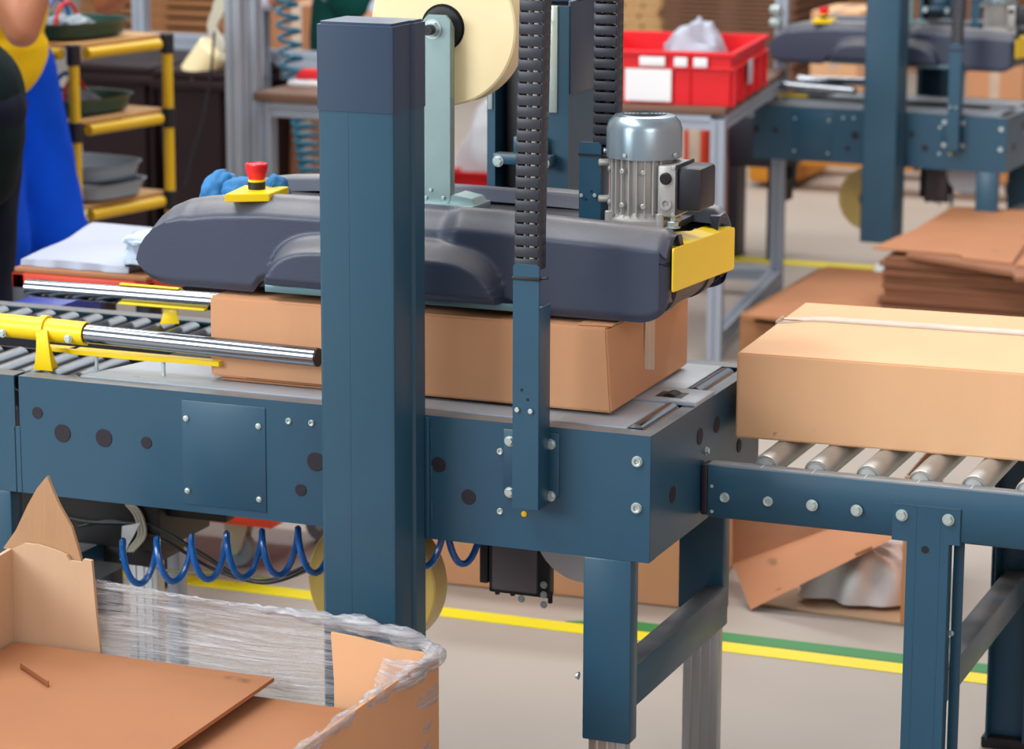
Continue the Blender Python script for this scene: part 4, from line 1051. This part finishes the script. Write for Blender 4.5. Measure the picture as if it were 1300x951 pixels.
bm = NB(); box(bm, dx0+.03, dx1-.03, dy0+.03, dy1-.03, .151, .36, .01); single('brown_tub', bm, BROWNBIN, 'dark brown tub standing on the low platform dolly beneath the front machine', 'tub')
# white sheets draped on the trolley
bm = NB()
def wsh(u, v):
    x = tx0+.01+(tx1-tx0-.06)*u-.08*v; y = ty0+.02+(ty1-ty0-.06)*v
    z = .698+.010*noise.noise(Vector((x*5, y*5, 0)))
    z += -.0*(1-v)
    return Vector((x, y, z))
N_ = 26
b = bmesh.new(); V = [[b.verts.new(wsh(i/N_, j/N_)) for j in range(N_+1)] for i in range(N_+1)]
for i in range(N_):
    for j in range(N_): b.faces.new((V[i][j], V[i+1][j], V[i+1][j+1], V[i][j+1]))
rim = [V[i][0] for i in range(N_+1)]+[V[N_][j] for j in range(1, N_+1)]+[V[i][N_] for i in range(N_-1, -1, -1)]+[V[0][j] for j in range(N_-1, 0, -1)]
low = [b.verts.new((v.co.x+.006*math.sin(k*1.1), v.co.y-.002+.003*math.sin(k*.8), .6835)) for k, v in enumerate(rim)]
for i in range(len(rim)): b.faces.new((rim[i], rim[(i+1) % len(rim)], low[(i+1) % len(rim)], low[i]))
b.faces.new(low[::-1]); bmesh.ops.recalc_face_normals(b, faces=b.faces[:]); join(bm, b)
single('folded_sheet', bm, WHITE, 'folded white sheet lying on the orange-red topped stand behind the guide tubes', 'sheet')
bm = NB(); 
def wsh2(u, v):
    a = 2*math.pi*u; return Vector((-1.375+.035*math.cos(a)+.008*math.sin(4*a+6*v), 1.00+.06*math.sin(a), .6985+.050*v+.006*math.sin(3*a)))
grid(bm, 30, 10, wsh2); b = bmesh.new(); lump(b, (-1.375, 1.00, .745), .038, .065, .014, .15, 4, 5); join(bm, b)
single('cloth_bundle', bm, mat('pale_blue_check', 'b4c4e4', .7, 0, .35, 45), 'small pale blue cloth bundle beside the rounded tip of the front housing', 'cloth')
# blue bin seen under the rear guide tube
bm = NB(); q = at(48, 380, y=.80); r = at(108, 383, y=.80); box(bm, q.x, r.x, .70, .86, .55, q.z+.012, .006); box(bm, q.x+.02, r.x-.02, .72, .84, 0, .55, .006)
single('blue_bin', bm, BLUEP, 'deep blue bin behind the rear guide tube at left', 'bin')

# ================================================================== RAG on the head
bm = NB()
for (px, py, rx, ry_, rz_, sd) in ((282, 238, .026, .04, .026, 1), (302, 240, .030, .035, .013, 5), (322, 241, .025, .03, .010, 8), (351, 238, .014, .03, .020, 12)):
    q = at(px, py, y=.215); lump(bm, (q.x, q.y, .978), rx*1.15, ry_, rz_+.010, .26, 2.3, sd, False, 48)
single('blue_rag', bm, RAG, 'crumpled blue rag lying behind the emergency stop on the front machine', 'rag', ang=60)

# ================================================================== WORK AREA, LEFT BACKGROUND
# pipe shelf cart
f0 = at(93, 70, y=2.5); k0 = at(212, 55, z=f0.z)
cyaw = math.atan2(-(k0.x-f0.x), k0.y-f0.y); cd = (Vector((k0.x, k0.y))-Vector((f0.x, f0.y))).length
cart = Thing('shelf_cart', 'yellow and black pipe shelf cart with wooden shelves beside the worker in yellow', 'cart', (f0.x, f0.y, 0), cyaw, local=True)
Zs = [f0.z, at(96, 168, y=2.5).z, at(100, 277, y=2.5).z, .12]; cwid = .55
for x, y in ((0, 0), (0, cd), (-cwid, 0), (-cwid, cd)):
    bm = NB()
    zz_ = [.03, .12]+[Zs[2], Zs[1], Zs[0]]
    for a_, b_ in zip(zz_, zz_[1:]): cyl(bm, (x, y, a_+.02), (x, y, b_-.02), .0145, 14)
    pl2 = cart.part('post', bm, YELM)
    for z in Zs:
        bm = NB(); cyl(bm, (x, y, z-.026), (x, y, z+.026), .0185, 14, .002); cart.part('joint', bm, BLACK, pl2)
    bm = NB(); cyl(bm, (x, y-.012, .03), (x, y+.012, .03), .03, 20, .003); cart.part('wheel', bm, RUB, pl2)
for z in Zs:
    bm = NB()
    for x in (0, -cwid): cyl(bm, (x, .05, z), (x, cd-.035, z), .0145, 14)
    for y in (0, cd): cyl(bm, (-cwid+.04, y, z), (-.04, y, z), .0145, 14)
    fr = cart.part('shelf_rail', bm, YELM)
    bm = NB(); box(bm, -cwid+.01, -.01, .01, cd-.01, z+.015, z+.026, .001); cart.part('shelf_board', bm, WOODL, fr)
Mc = Matrix.Translation((f0.x, f0.y, 0)) @ Matrix.Rotation(cyaw, 4, 'Z')
def tray(name, label, cx, cy, z, rx, ry, m, wires=True, cat='tray', dome=.0):
    p = Mc @ Vector((cx, cy, z)); T = Thing(name, label, cat, p, cyaw, local=True)
    bm = NB(); pts = []
    def f(u, v):
        a = 2*math.pi*u; k = [(0, .004), (.75, .0), (.93, .008), (1.0, .045), (1.04, .046), (1.0, .040), (.9, .010), (0, .008)]
        t = v*7; i = min(6, int(t)); w_ = t-i; r = k[i][0]*(1-w_)+k[i+1][0]*w_; zz_ = k[i][1]*(1-w_)+k[i+1][1]*w_
        ex = (abs(math.cos(a))**.6)*math.copysign(1, math.cos(a)); ey = (abs(math.sin(a))**.6)*math.copysign(1, math.sin(a))
        return Vector((r*rx*ex, r*ry*ey, zz_+dome*max(0, -ey)*r))
    grid(bm, 40, 28, f); T.part('shell', bm, m)
    if wires:
        bm = NB(); tube(bm, spline([(0, -.06, .03), (0, -.04, .085), (.0, .0, .10), (.0, .03, .07), (0, .04, .03)]), .006, 8); T.part('wire', bm, HOSE, label='blue wire loop')
        bm = NB(); tube(bm, spline([(.01, -.03, .03), (.01, -.01, .075), (.01, .03, .085), (.01, .06, .05), (.01, .07, .02)]), .005, 8); T.part('wire', bm, REDC, label='red wire')
        bm = NB(); lump(bm, (.0, .03, .03), rx*.5, ry*.35, .022, .3, 7, 4); T.part('circuit_parts', bm, GREYT)
    return T
tray('tool_tray', 'dark green tray with a blue wire loop on the pipe cart, top shelf', -.18, cd*.42, Zs[0]+.027, .15, cd*.42, GRNT)
tray('tool_tray', 'dark green tray with red and blue wires, pipe cart middle shelf', -.16, cd*.42, Zs[1]+.027, .14, cd*.40, GRNT)
tray('shallow_dish', 'lower of the two grey dishes stacked on the lower cart shelf', -.14, cd*.45, Zs[2]+.027, .16, cd*.36, GREYT, False, 'dish')
tray('shallow_dish', 'upper of the two grey dishes stacked on the lower cart shelf', -.14, cd*.45, Zs[2]+.074, .15, cd*.34, GREYT, False, 'dish')
tray('tool_tray', 'green tray at the left end of the top cart shelf, behind the yellow-shirted worker', -.43, cd*.45, Zs[0]+.027, .10, cd*.40, GRNT, False)
# brown bins
def bin_(px0, px1, ptop, y, label, depth=.5, m=BROWNBIN):
    a_ = at(px0, ptop, y=y); b_ = at(px1, ptop, y=y); T = Thing('waste_bin', label, 'bin', ((a_.x+b_.x)/2, y+depth/2, 0)); w_ = (b_.x-a_.x); h = a_.z
    bm = NB(); b = bmesh.new(); bmesh.ops.create_cube(b, size=1)
    for v in b.verts:
        k = .86 if v.co.z < 0 else 1
        v.co = Vector(((a_.x+b_.x)/2+v.co.x*w_*k, y+depth/2+v.co.y*depth*k, (v.co.z+.5)*(h-.03)))
    bmesh.ops.bevel(b, geom=b.edges[:], offset=.02, segments=3, affect='EDGES'); join(bm, b); T.part('bin_body', bm, m)
    bm = NB(); box(bm, a_.x-.015, b_.x+.015, y-.015, y+depth+.015, h-.05, h-.015, .01); box(bm, a_.x-.01, b_.x+.01, y-.01, y+depth+.01, h-.016, h+.012, .012); T.part('bin_lid', bm, m)
bin_(196, 286, 92, 3.95, 'dark brown bin standing right of the yellow pipe cart')
bin_(92, 190, 84, 4.1, 'dark brown bin standing behind the yellow pipe cart')
# aluminium frame with posts and rails
AF = Thing('profile_gantry', 'tall grey aluminium profile gantry behind the emergency stop at left', 'gantry', (at(301, 220, y=3.2).x, 3.2, 0))
def vpost(px, y, w, top=2.3, nm='post', T=AF):
    q = at(px, 150, y=y); bm = NB(); profile_bar(bm, (q.x, y, 0), (q.x, y, top), w); T.part(nm, bm, ALUB)
vpost(301, 3.2, .045); vpost(322, 3.35, .04); vpost(331, 4.2, .05)
def hbar(px0, py0, px1, py1, y, w, T=AF, m=ALUB):
    p, q = at(px0, py0, y=y), at(px1, py1, y=y); z = (p.z+q.z)/2; bm = NB(); profile_bar(bm, (p.x, y, z), (q.x, y, z), w); T.part('rail', bm, m)
hbar(140, 52, 298, 52, 4.75, .05); hbar(140, 66, 298, 68, 4.8, .035); hbar(150, 84, 298, 86, 4.75, .045); hbar(330, 72, 450, 78, 4.3, .05); hbar(330, 88, 450, 94, 4.32, .05)
vpost(182, 4.75, .045); 
q = at(182, 60, y=4.75)
# white cable bundle and pale reel hanging
bm = NB()
for k in range(5):
    pts = spline([at(283+2*k, -30, y=3.6), at(272+3*k, 12, y=3.6), at(266+2*k, 35, y=3.6), at(276+2*k, 58, y=3.6), at(287-2*k, 74, y=3.6)]); tube(bm, pts, .007, 8)
single('white_cable_bundle', bm, CABLEW, 'bundle of white cables hanging from the aluminium frame at left', 'cable')
bm = NB(); q = at(262, 80, y=4.0); cyl(bm, q+Vector((-.04, 0, -.045)), q+Vector((.035, .0, .05)), .055, 28, .008)
single('cream_tape_roll', bm, TAPE, 'cream roll hanging by the aluminium frame above the brown bin', 'tape roll')
bm = NB(); pts = spline([at(272, 40, y=3.4), at(268, 90, y=3.4), at(258, 150, y=3.4), at(246, 190, y=3.4), at(236, 235, y=3.4)]); tube(bm, pts, .004, 8)
single('hanging_cable', bm, BARK, 'thin dark cable hanging down in front of the brown bin', 'cable')
# teal coiled hoses
c0 = at(360, -30, y=3.5); c1_ = at(372, 98, y=3.5)
bm = NB(); tube(bm, coil(c0.x, c1_.x, 3.5, c0.z, c1_.z, .030, 7.5, .004, 0, 'z'), .0065, 8); single('coiled_air_hose', bm, HOSET, 'blue coiled hose hanging above the back bench, left of the tall column', 'hose')
c0 = at(383, 138, y=3.9); c1_ = at(396, 226, y=3.9)
bm = NB(); tube(bm, coil(c0.x, c1_.x, 3.9, c0.z, c1_.z, .034, 8, .004, 0, 'z'), .007, 8); single('coiled_air_hose', bm, HOSET, 'blue coiled hose hanging below the back bench top, left of the tall column', 'hose')
# second bench
bq = at(339, 128, y=3.3); B2 = Thing('aluminium_workbench', 'grey aluminium bench with a dark top behind the tall column at left', 'workbench', (bq.x, 3.3, 0))
for dx, dy in ((0, 0), (.26, 0), (0, .6), (.26, .6)):
    bm = NB(); profile_bar(bm, (bq.x+dx, 3.3+dy, 0), (bq.x+dx, 3.3+dy, bq.z), .042); B2.part('leg', bm, ALUB)
for y in (3.3, 3.9):
    bm = NB(); profile_bar(bm, (bq.x+.02, y, bq.z-.02), (bq.x+.24, y, bq.z-.02), .042); B2.part('rail', bm, ALUB)
bm = NB(); box(bm, bq.x-.03, bq.x+.30, 3.27, 3.93, bq.z+.001, bq.z+.026, .003); B2.part('bench_top', bm, BENCH)
bm = NB(); q = at(385, 114, y=3.45); box(bm, q.x-.05, q.x+.10, 3.45, 3.55, bq.z+.0265, bq.z+.04, .003); single('white_box', bm, PAPER, 'flat white box on the dark bench top left of the tall column', 'box')
bm = NB(); q = at(386, 97, y=3.5); cyl(bm, (q.x-.02, 3.5, bq.z+.055), (q.x+.07, 3.5, bq.z+.060), .016, 16, .003); cyl(bm, (q.x+.05, 3.5, bq.z+.027), (q.x+.05, 3.5, bq.z+.06), .013, 14, .002)
single('power_screwdriver', bm, REDC, 'red hand tool lying on the bench at the end of the blue hose', 'tool')
# boxes behind the bench
def sbox(px0, px1, py0, py1, y, d, m, name, label, cat, floor=False, group=None):
    a_ = at(px0, py0, y=y); b_ = at(px1, py1, y=y); bm = NB(); box(bm, a_.x, b_.x, y, y+d, 0 if floor else b_.z, a_.z, .006)
    return single(name, bm, m, label, cat, group)
def carton_px(px0, px1, pyt, y, d, m, label, z0=0):
    a_ = at(px0, pyt, y=y); b_ = at(px1, pyt, y=y); L_ = b_.x-a_.x; H_ = a_.z-z0
    T = Thing('cardboard_box', label, 'box', (a_.x, y, z0+.001), 0, local=True)
    bm = NB(); carton(bm, L_, d, H_); T.part('carton_body', bm, m)
    bm = NB(); box(bm, L_*.5-.02, L_*.5+.02, -.001, 0, H_*.6, H_); box(bm, L_*.5-.02, L_*.5+.02, 0, d, H_, H_+.0008); T.part('packing_tape', bm, TAPECL)
    return T
carton_px(343, 410, 6, 5.2, .4, KRAFTS, 'orange-brown cardboard box at the back, behind the blue coiled hose')
carton_px(284, 345, 128, 4.5, .3, WOOD, 'brown carton low behind the aluminium posts')
carton_px(346, 430, 150, 4.4, .35, KRAFTS, 'brown cardboard box under the back bench behind the lower coiled hose')
# stacks of boards / pallets far behind
def plank_stack(px0, px1, pyt, y, d, n, label, m=WOOD, gap=.6, group='', lab2=None):
    a_ = at(px0, pyt, y=y); b_ = at(px1, pyt, y=y); hh = a_.z/n; base = None
    for k in range(n):
        if base is None:
            bm = NB(); box(bm, 0, b_.x-a_.x, 0, d, hh*(1-gap), hh-.001, .004)
            for x in (0, .5, 1): xx = (b_.x-a_.x-.1)*x; box(bm, xx, xx+.1, 0, d, 0, hh*(1-gap))
            base = single('wooden_pallet', bm, m, label, 'pallet', group); o = base; oz = o.location.copy()
        else: o = base.copy(); C.objects.link(o)
        o.location = (a_.x+(b_.x-a_.x)/2+random.uniform(-.015, .015), y+d/2, k*hh)
plank_stack(100, 300, -30, 9.5, 1.0, 10, 'brown wooden pallet in the stack at the far back left', WOOD, .62, 'pallets stacked at the far back left')
plank_stack(765, 838, -30, 11.0, 1.0, 9, 'wooden pallet in the pale stack behind the near cable chains', WOODL, .6, 'pale pallets stacked behind the cable chains')
plank_stack(842, 1010, -10, 10.0, 1.0, 22, 'dark brown board in the wide stack behind the red crate', mat('dark_board', '6e4c38', .8, 0, .15, 6), .8, 'boards stacked behind the red crate')
plank_stack(1015, 1290, -20, 11.5, 1.0, 12, 'brown pallet in the stack behind the background sealing machine', WOOD, .7, 'pallets stacked behind the background machine')
plank_stack(300, 470, -30, 11.5, 1.0, 14, 'dark pallet in the stack behind the aluminium frame', mat('dark_wood', '5f4536', .8, 0, .15, 6), .75, 'dark pallets far behind the aluminium frame')
plank_stack(560, 760, -30, 12.5, 1.0, 12, 'grey-brown pallet in the far stack between the columns', mat('grey_wood', '8a7868', .8, 0, .15, 6), .7, 'pallets far behind between the columns')
# orange pallet truck under the second machine
ot = at(1030, 235, y=6.9)
OT = Thing('pallet_truck', 'orange-yellow pallet truck standing behind the background sealing machine', 'pallet truck', (ot.x, 7.2, 0))
for dx in (0, .42):
    bm = NB(); box(bm, ot.x-.25, ot.x+.9, 6.95+dx, 7.12+dx, .10, .15, .01); OT.part('fork', bm, ORNG)
    bm = NB(); cyl(bm, (ot.x+.8, 6.97+dx, .05), (ot.x+.8, 7.10+dx, .05), .05, 20, .004); OT.part('wheel', bm, RUB)
bm = NB(); box(bm, ot.x-.28, ot.x-.08, 6.95, 7.55, .02, .19, .02); OT.part('truck_body', bm, ORNG)
bm = NB(); cyl(bm, (ot.x-.2, 7.25, .18), (ot.x-.75, 7.6, .5), .018, 12); OT.part('handle', bm, BLACK)
# things around the second machine
bm = NB(); a_ = m2((-.95, .33, ZT)); carton_px(1030, 1090, 14, 8.0, .4, KRAFTL, 'pale cardboard box far behind the background machine, left of its column')
carton_px(1228, 1300, 66, 7.4, .5, KRAFT, 'brown cardboard box behind the right end of the background machine')
# dark stand-in, on added legs, for the background machine's left body
bm = NB(); a_ = at(925, 135, y=5.25); b_ = at(1001, 215, y=5.25)
carton_px(868, 896, 165, 5.2, .3, REDP, 'dark red box under the aluminium bench')
a_ = at(925, 146, y=5.35); b_ = at(1000, 215, y=5.35); DK = Thing('machine_body_standin', 'dark stand-in for the left body of the background sealing machine, behind the aluminium bench', 'stand-in', (a_.x, 5.35, 0))
bm = NB(); box(bm, a_.x, b_.x, 5.35, 5.65, b_.z, a_.z, .006); DK.part('standin_body', bm, mat('dark_navy_steel', '141c28', .5))
for x in (a_.x, b_.x-.07):
    for y in (5.352, 5.395):
        bm = NB(); box(bm, x, x+.04, y, y+.04, 0, b_.z); DK.part('leg', bm, BARK)

# ================================================================== PEOPLE
def union_skin(name, shapes, m, parent, vox=.011, fold=0, lab=None):
    """one continuous surface grown from tapered limbs and ellipsoids"""
    b = bmesh.new()
    for sh in shapes:
        if sh[0] == 'e':
            _, c, r = sh; t = bmesh.new(); bmesh.ops.create_uvsphere(t, u_segments=20, v_segments=14, radius=1); join(b, t, Matrix.Translation(c) @ Matrix.Diagonal((*r, 1)))
        else:
            _, p0, p1, r0, r1 = sh; L = (p1-p0).length
            M = Matrix.Translation(p0) @ (p1-p0).to_track_quat('Z', 'Y').to_matrix().to_4x4(); n = 6
            pr = [(0, -r0)]+[(r0*math.cos(a), -r0*math.sin(a)) for a in [math.pi/2*(1-k/n) for k in range(1, n+1)]]+[(r1*math.cos(a), L+r1*math.sin(a)) for a in [math.pi/2*k/n for k in range(n)]]+[(0, L+r1)]
            lathe(b, pr, (0, 0, 0), seg=16, M=M)
    me = bpy.data.meshes.new(name); b.to_mesh(me); b.free(); o = bpy.data.objects.new(name, me); C.objects.link(o)
    md = o.modifiers.new('r', 'REMESH'); md.mode = 'VOXEL'; md.voxel_size = vox
    sm_ = o.modifiers.new('s', 'SMOOTH'); sm_.factor = .6; sm_.iterations = 5
    dg = bpy.context.evaluated_depsgraph_get(); me2 = bpy.data.meshes.new_from_object(o.evaluated_get(dg)); bpy.data.objects.remove(o)
    if fold:
        for v in me2.vertices:
            q = v.co; n_ = noise.noise(Vector((q.x*9, q.y*9, q.z*3.2)))+.5*noise.noise(Vector((q.x*20, q.y*20, q.z*11+4)))
            v.co = q+v.normal*n_*fold
    me2.materials.clear(); me2.materials.append(m)
    for p in me2.polygons: p.use_smooth = True
    me2.name = name; o = bpy.data.objects.new(name, me2); C.objects.link(o); o.parent = parent
    if lab: o['label'] = lab
    return o
def person(label, loc, rz, bend, mats, arms, skirt=0, baggy=.03, bib=False, sway=0):
    """figure facing local -y; bend = forward lean of the trunk"""
    root = bpy.data.objects.new('person', None); C.objects.link(root); root.location = loc; root.rotation_euler = (0, 0, rz)
    root['label'] = label; root['category'] = 'person'
    V_ = Vector
    def tr(h, f=0, x=0): return V_((x, -math.sin(bend)*h-math.cos(bend)*f, .93+math.cos(bend)*h-math.sin(bend)*f))
    def torso(g):
        return [('e', tr(0), (.165+g, .115+g, .12+g)), ('e', tr(.14), (.145+g, .105+g, .12+g)), ('e', tr(.28), (.160+g, .115+g, .13+g)), ('e', tr(.40), (.165+g, .110+g, .11+g))]
    B = torso(0)+[('c', tr(.44), tr(.56), .06, .052)]
    B += [('e', tr(.70, .015), (.076, .094, .112)), ('e', tr(.64, .045), (.055, .055, .06)), ('c', tr(.69, .10), tr(.665, .118), .010, .013)]
    for s_ in (-1, 1): B.append(('e', tr(.69, .0, s_*.078), (.012, .022, .032)))
    legs = {}; 
    for s_, n in ((-1, 'l'), (1, 'r')):
        hip, kn, an, toe = V_((s_*.09, 0, .88)), V_((s_*.11, -.03-sway, .49)), V_((s_*.115, .03, .09)), V_((s_*.13, -.15, .04)); legs[n] = (hip, kn, an)
        B += [('c', hip, kn, .085, .056), ('c', kn, an, .056, .038), ('c', an, toe, .04, .034)]
        sh = tr(.44, 0, s_*.175); el, wr, hd = [V_(q) for q in arms[n]]
        B += [('c', sh, el, .052, .042), ('c', el, wr, .042, .028), ('c', wr, hd, .028, .030)]
        d = (hd-wr).normalized(); side = d.cross(V_((0, 0, 1)));  side = side.normalized() if side.length > .2 else V_((1, 0, 0))
        for q in range(4):
            k = (.062, .072, .068, .052)[q]; a0 = hd+side*(.019*(q-1.5)); a1 = a0+d*k*.6; a2 = a1+d*k*.5+V_((0, 0, -.014))
            B += [('c', a0, a1, .0105, .0095), ('c', a1, a2, .0095, .008)]
        t0 = wr.lerp(hd, .35)-side*.02; B += [('c', t0, t0-side*.030+d*.03, .012, .010), ('c', t0-side*.030+d*.03, t0-side*.032+d*.06, .010, .009)]
    union_skin('body', B, SKIN, root, .0085)
    g = baggy; T_ = [('e', tr(-.04), (.155+g*.3, .110+g*.3, .09))]
    for n in legs:
        hip, kn, an = legs[n]; T_ += [('c', hip, kn, .092+g, .072+g*1.3), ('c', kn, an+V_((0, 0, .02)), .072+g*1.3, .058+g)]
    if bib:
        T_ += [('e', tr(.16, .06), (.13, .075, .20)), ('c', tr(.30, .10, .07), tr(.47, .05, .10), .020, .020), ('c', tr(.30, .10, -.07), tr(.47, .05, -.10), .020, .020), ('c', tr(.47, .05, .10), tr(.30, -.10, .05), .02, .02), ('c', tr(.47, .05, -.10), tr(.30, -.10, -.05), .02, .02)]
    union_skin('trousers', T_, mats[1], root, .014, .010)
    H_ = torso(.026)+[('e', tr(.03), (.188, .142, .05))]
    if skirt: H_ += [('e', V_((0, 0, .93-skirt*.35)), (.185, .140, .17)), ('e', V_((0, -.01, .93-skirt*.75)), (.180, .135, .12))]
    for s_, n in ((-1, 'l'), (1, 'r')):
        sh = tr(.44, 0, s_*.175); el, wr, hd = [V_(q) for q in arms[n]]; t = mats[3]
        if t <= 1: H_.append(('c', sh, sh.lerp(el, t), .066, .062))
        else: H_ += [('c', sh, el, .066, .056), ('c', el, el.lerp(wr, t-1), .056, .044)]
    union_skin('shirt', H_, mats[0], root, .013, .006)
    hr = union_skin('hair', [('e', tr(.735, -.02), (.086, .098, .092)), ('e', tr(.67, -.05), (.078, .06, .08))], mats[2], root, .01)
    fc = tr(.70, .015); fd = V_((0, -math.cos(bend), -math.sin(bend))); up_ = V_((0, -math.sin(bend), math.cos(bend)))
    for s_ in (-1, 1):
        bm = NB(); b = bmesh.new(); bmesh.ops.create_uvsphere(b, u_segments=12, v_segments=8, radius=.011); join(bm, b, Matrix.Translation(fc+fd*.084+up_*.006+V_((s_*.031, 0, 0))))
        o = bpy.data.objects.new('eye', finish(bm, 'eye', BLACK)); C.objects.link(o); o.parent = root
    bm = NB(); box(bm, -.024, .024, -.004, .004, -.003, .003, .002); bm.transform(Matrix.Translation(fc+fd*.100-up_*.055)); o = bpy.data.objects.new('mouth', finish(bm, 'mouth', REDP)); C.objects.link(o); o.parent = root
    for s_ in (-1, 1):
        bm = NB(); box(bm, s_*.125-.048, s_*.125+.048, -.215, .085, .0, .075, .028, 3); o = bpy.data.objects.new('shoe', finish(bm, 'shoe', BLACK)); C.objects.link(o); o.parent = root
    return root
# worker in yellow T-shirt: seen from the side, leaning a little towards the cart
person('person in a yellow T-shirt and loose blue work trousers bending over the yellow pipe cart', (-2.535, 2.25, 0), math.radians(82), .20, (SHIRT, TROU, HAIR, .68),
       {'l': ((-.22, -.31, 1.03), (-.17, -.36, 1.19), (-.15, -.41, 1.23)), 'r': ((.22, -.22, 1.07), (.14, -.36, 1.12), (.12, -.44, 1.13))}, skirt=0, baggy=.036, sway=.045)
# dark-dressed person at the left edge
person('person in a dark green jacket and navy trousers leaning at the left edge', (-2.118, 1.5, 0), math.radians(-78), .98, (DGRN, NAVY, HAIR, 1.9),
       {'l': ((-.20, -.48, .96), (-.12, -.58, .80), (-.09, -.62, .73)), 'r': ((.20, -.48, .96), (.12, -.58, .80), (.09, -.62, .73))}, skirt=.20, baggy=.02)
# worker in grey shirt and green dungarees
wr_ = at(472, 15, y=4.55)
person('person in a light grey shirt and green dungarees working behind the tall column', (wr_.x, 4.55, 0), math.radians(5), .55, (GREYC, DUNG, HAIR, 2.0),
       {'l': ((-.27, -.24, .98), (-.20, -.38, .93), (-.12, -.44, .95)), 'r': ((.24, -.28, 1.06), (.18, -.42, .90), (.15, -.48, .86))}, baggy=.02, bib=True)
# ================================================================== light, world, camera
w = bpy.data.worlds.new('World'); bpy.context.scene.world = w; w.use_nodes = True
bg = w.node_tree.nodes['Background']; bg.inputs[0].default_value = (.90, .95, 1.0, 1); bg.inputs[1].default_value = .48
def area(name, loc, tgt, sx, sy, power, col=(1, 1, 1)):
    l = bpy.data.lights.new(name, 'AREA'); l.shape = 'RECTANGLE'; l.size = sx; l.size_y = sy; l.energy = power; l.color = col
    o = bpy.data.objects.new(name, l); C.objects.link(o); o.location = loc
    o.rotation_euler = (Vector(tgt)-Vector(loc)).to_track_quat('-Z', 'Y').to_euler(); o['kind'] = 'helper'
    return o
area('ceiling_lamp', (-2.2, -1.2, 4.6), (-.6, .3, .7), 5.0, .8, 190, (1, .98, .95))
area('ceiling_lamp', (-1.0, 2.6, 4.8), (-1.0, 2.6, 0), 6.0, .8, 190, (1, .98, .95))
area('ceiling_lamp', (-2.0, 7.5, 5.2), (-2, 7.5, 0), 8.0, 1.2, 380, (1, .97, .93))
area('window_daylight', (-4.5, -5.2, 3.0), (-.5, 0, .7), 4.0, 2.4, 330, (.92, .97, 1))
area('fill_light_right', (2.7, -3.2, 2.6), (0, .3, .8), 2.0, 1.4, 55, (1, .98, .94))  # added fill from the right to brighten the yellow guard plate
cam = bpy.data.cameras.new('camera'); co = bpy.data.objects.new('camera', cam); C.objects.link(co)
cam.sensor_width = 36; cam.lens = 36*FPX/1300; cam.sensor_fit = 'HORIZONTAL'
cam.shift_y = -(475.5-430)/1300; cam.clip_end = 100
Mx = Matrix((rt, upv, -fw)).transposed().to_4x4(); Mx.translation = CAM; co.matrix_world = Mx
cam.dof.use_dof = True; cam.dof.focus_distance = 4.05; cam.dof.aperture_fstop = 6.3
bpy.context.scene.camera = co
sc = bpy.context.scene
sc.view_settings.view_transform = 'Standard'; sc.view_settings.look = 'None'; sc.view_settings.gamma = 1; sc.view_settings.exposure = 0
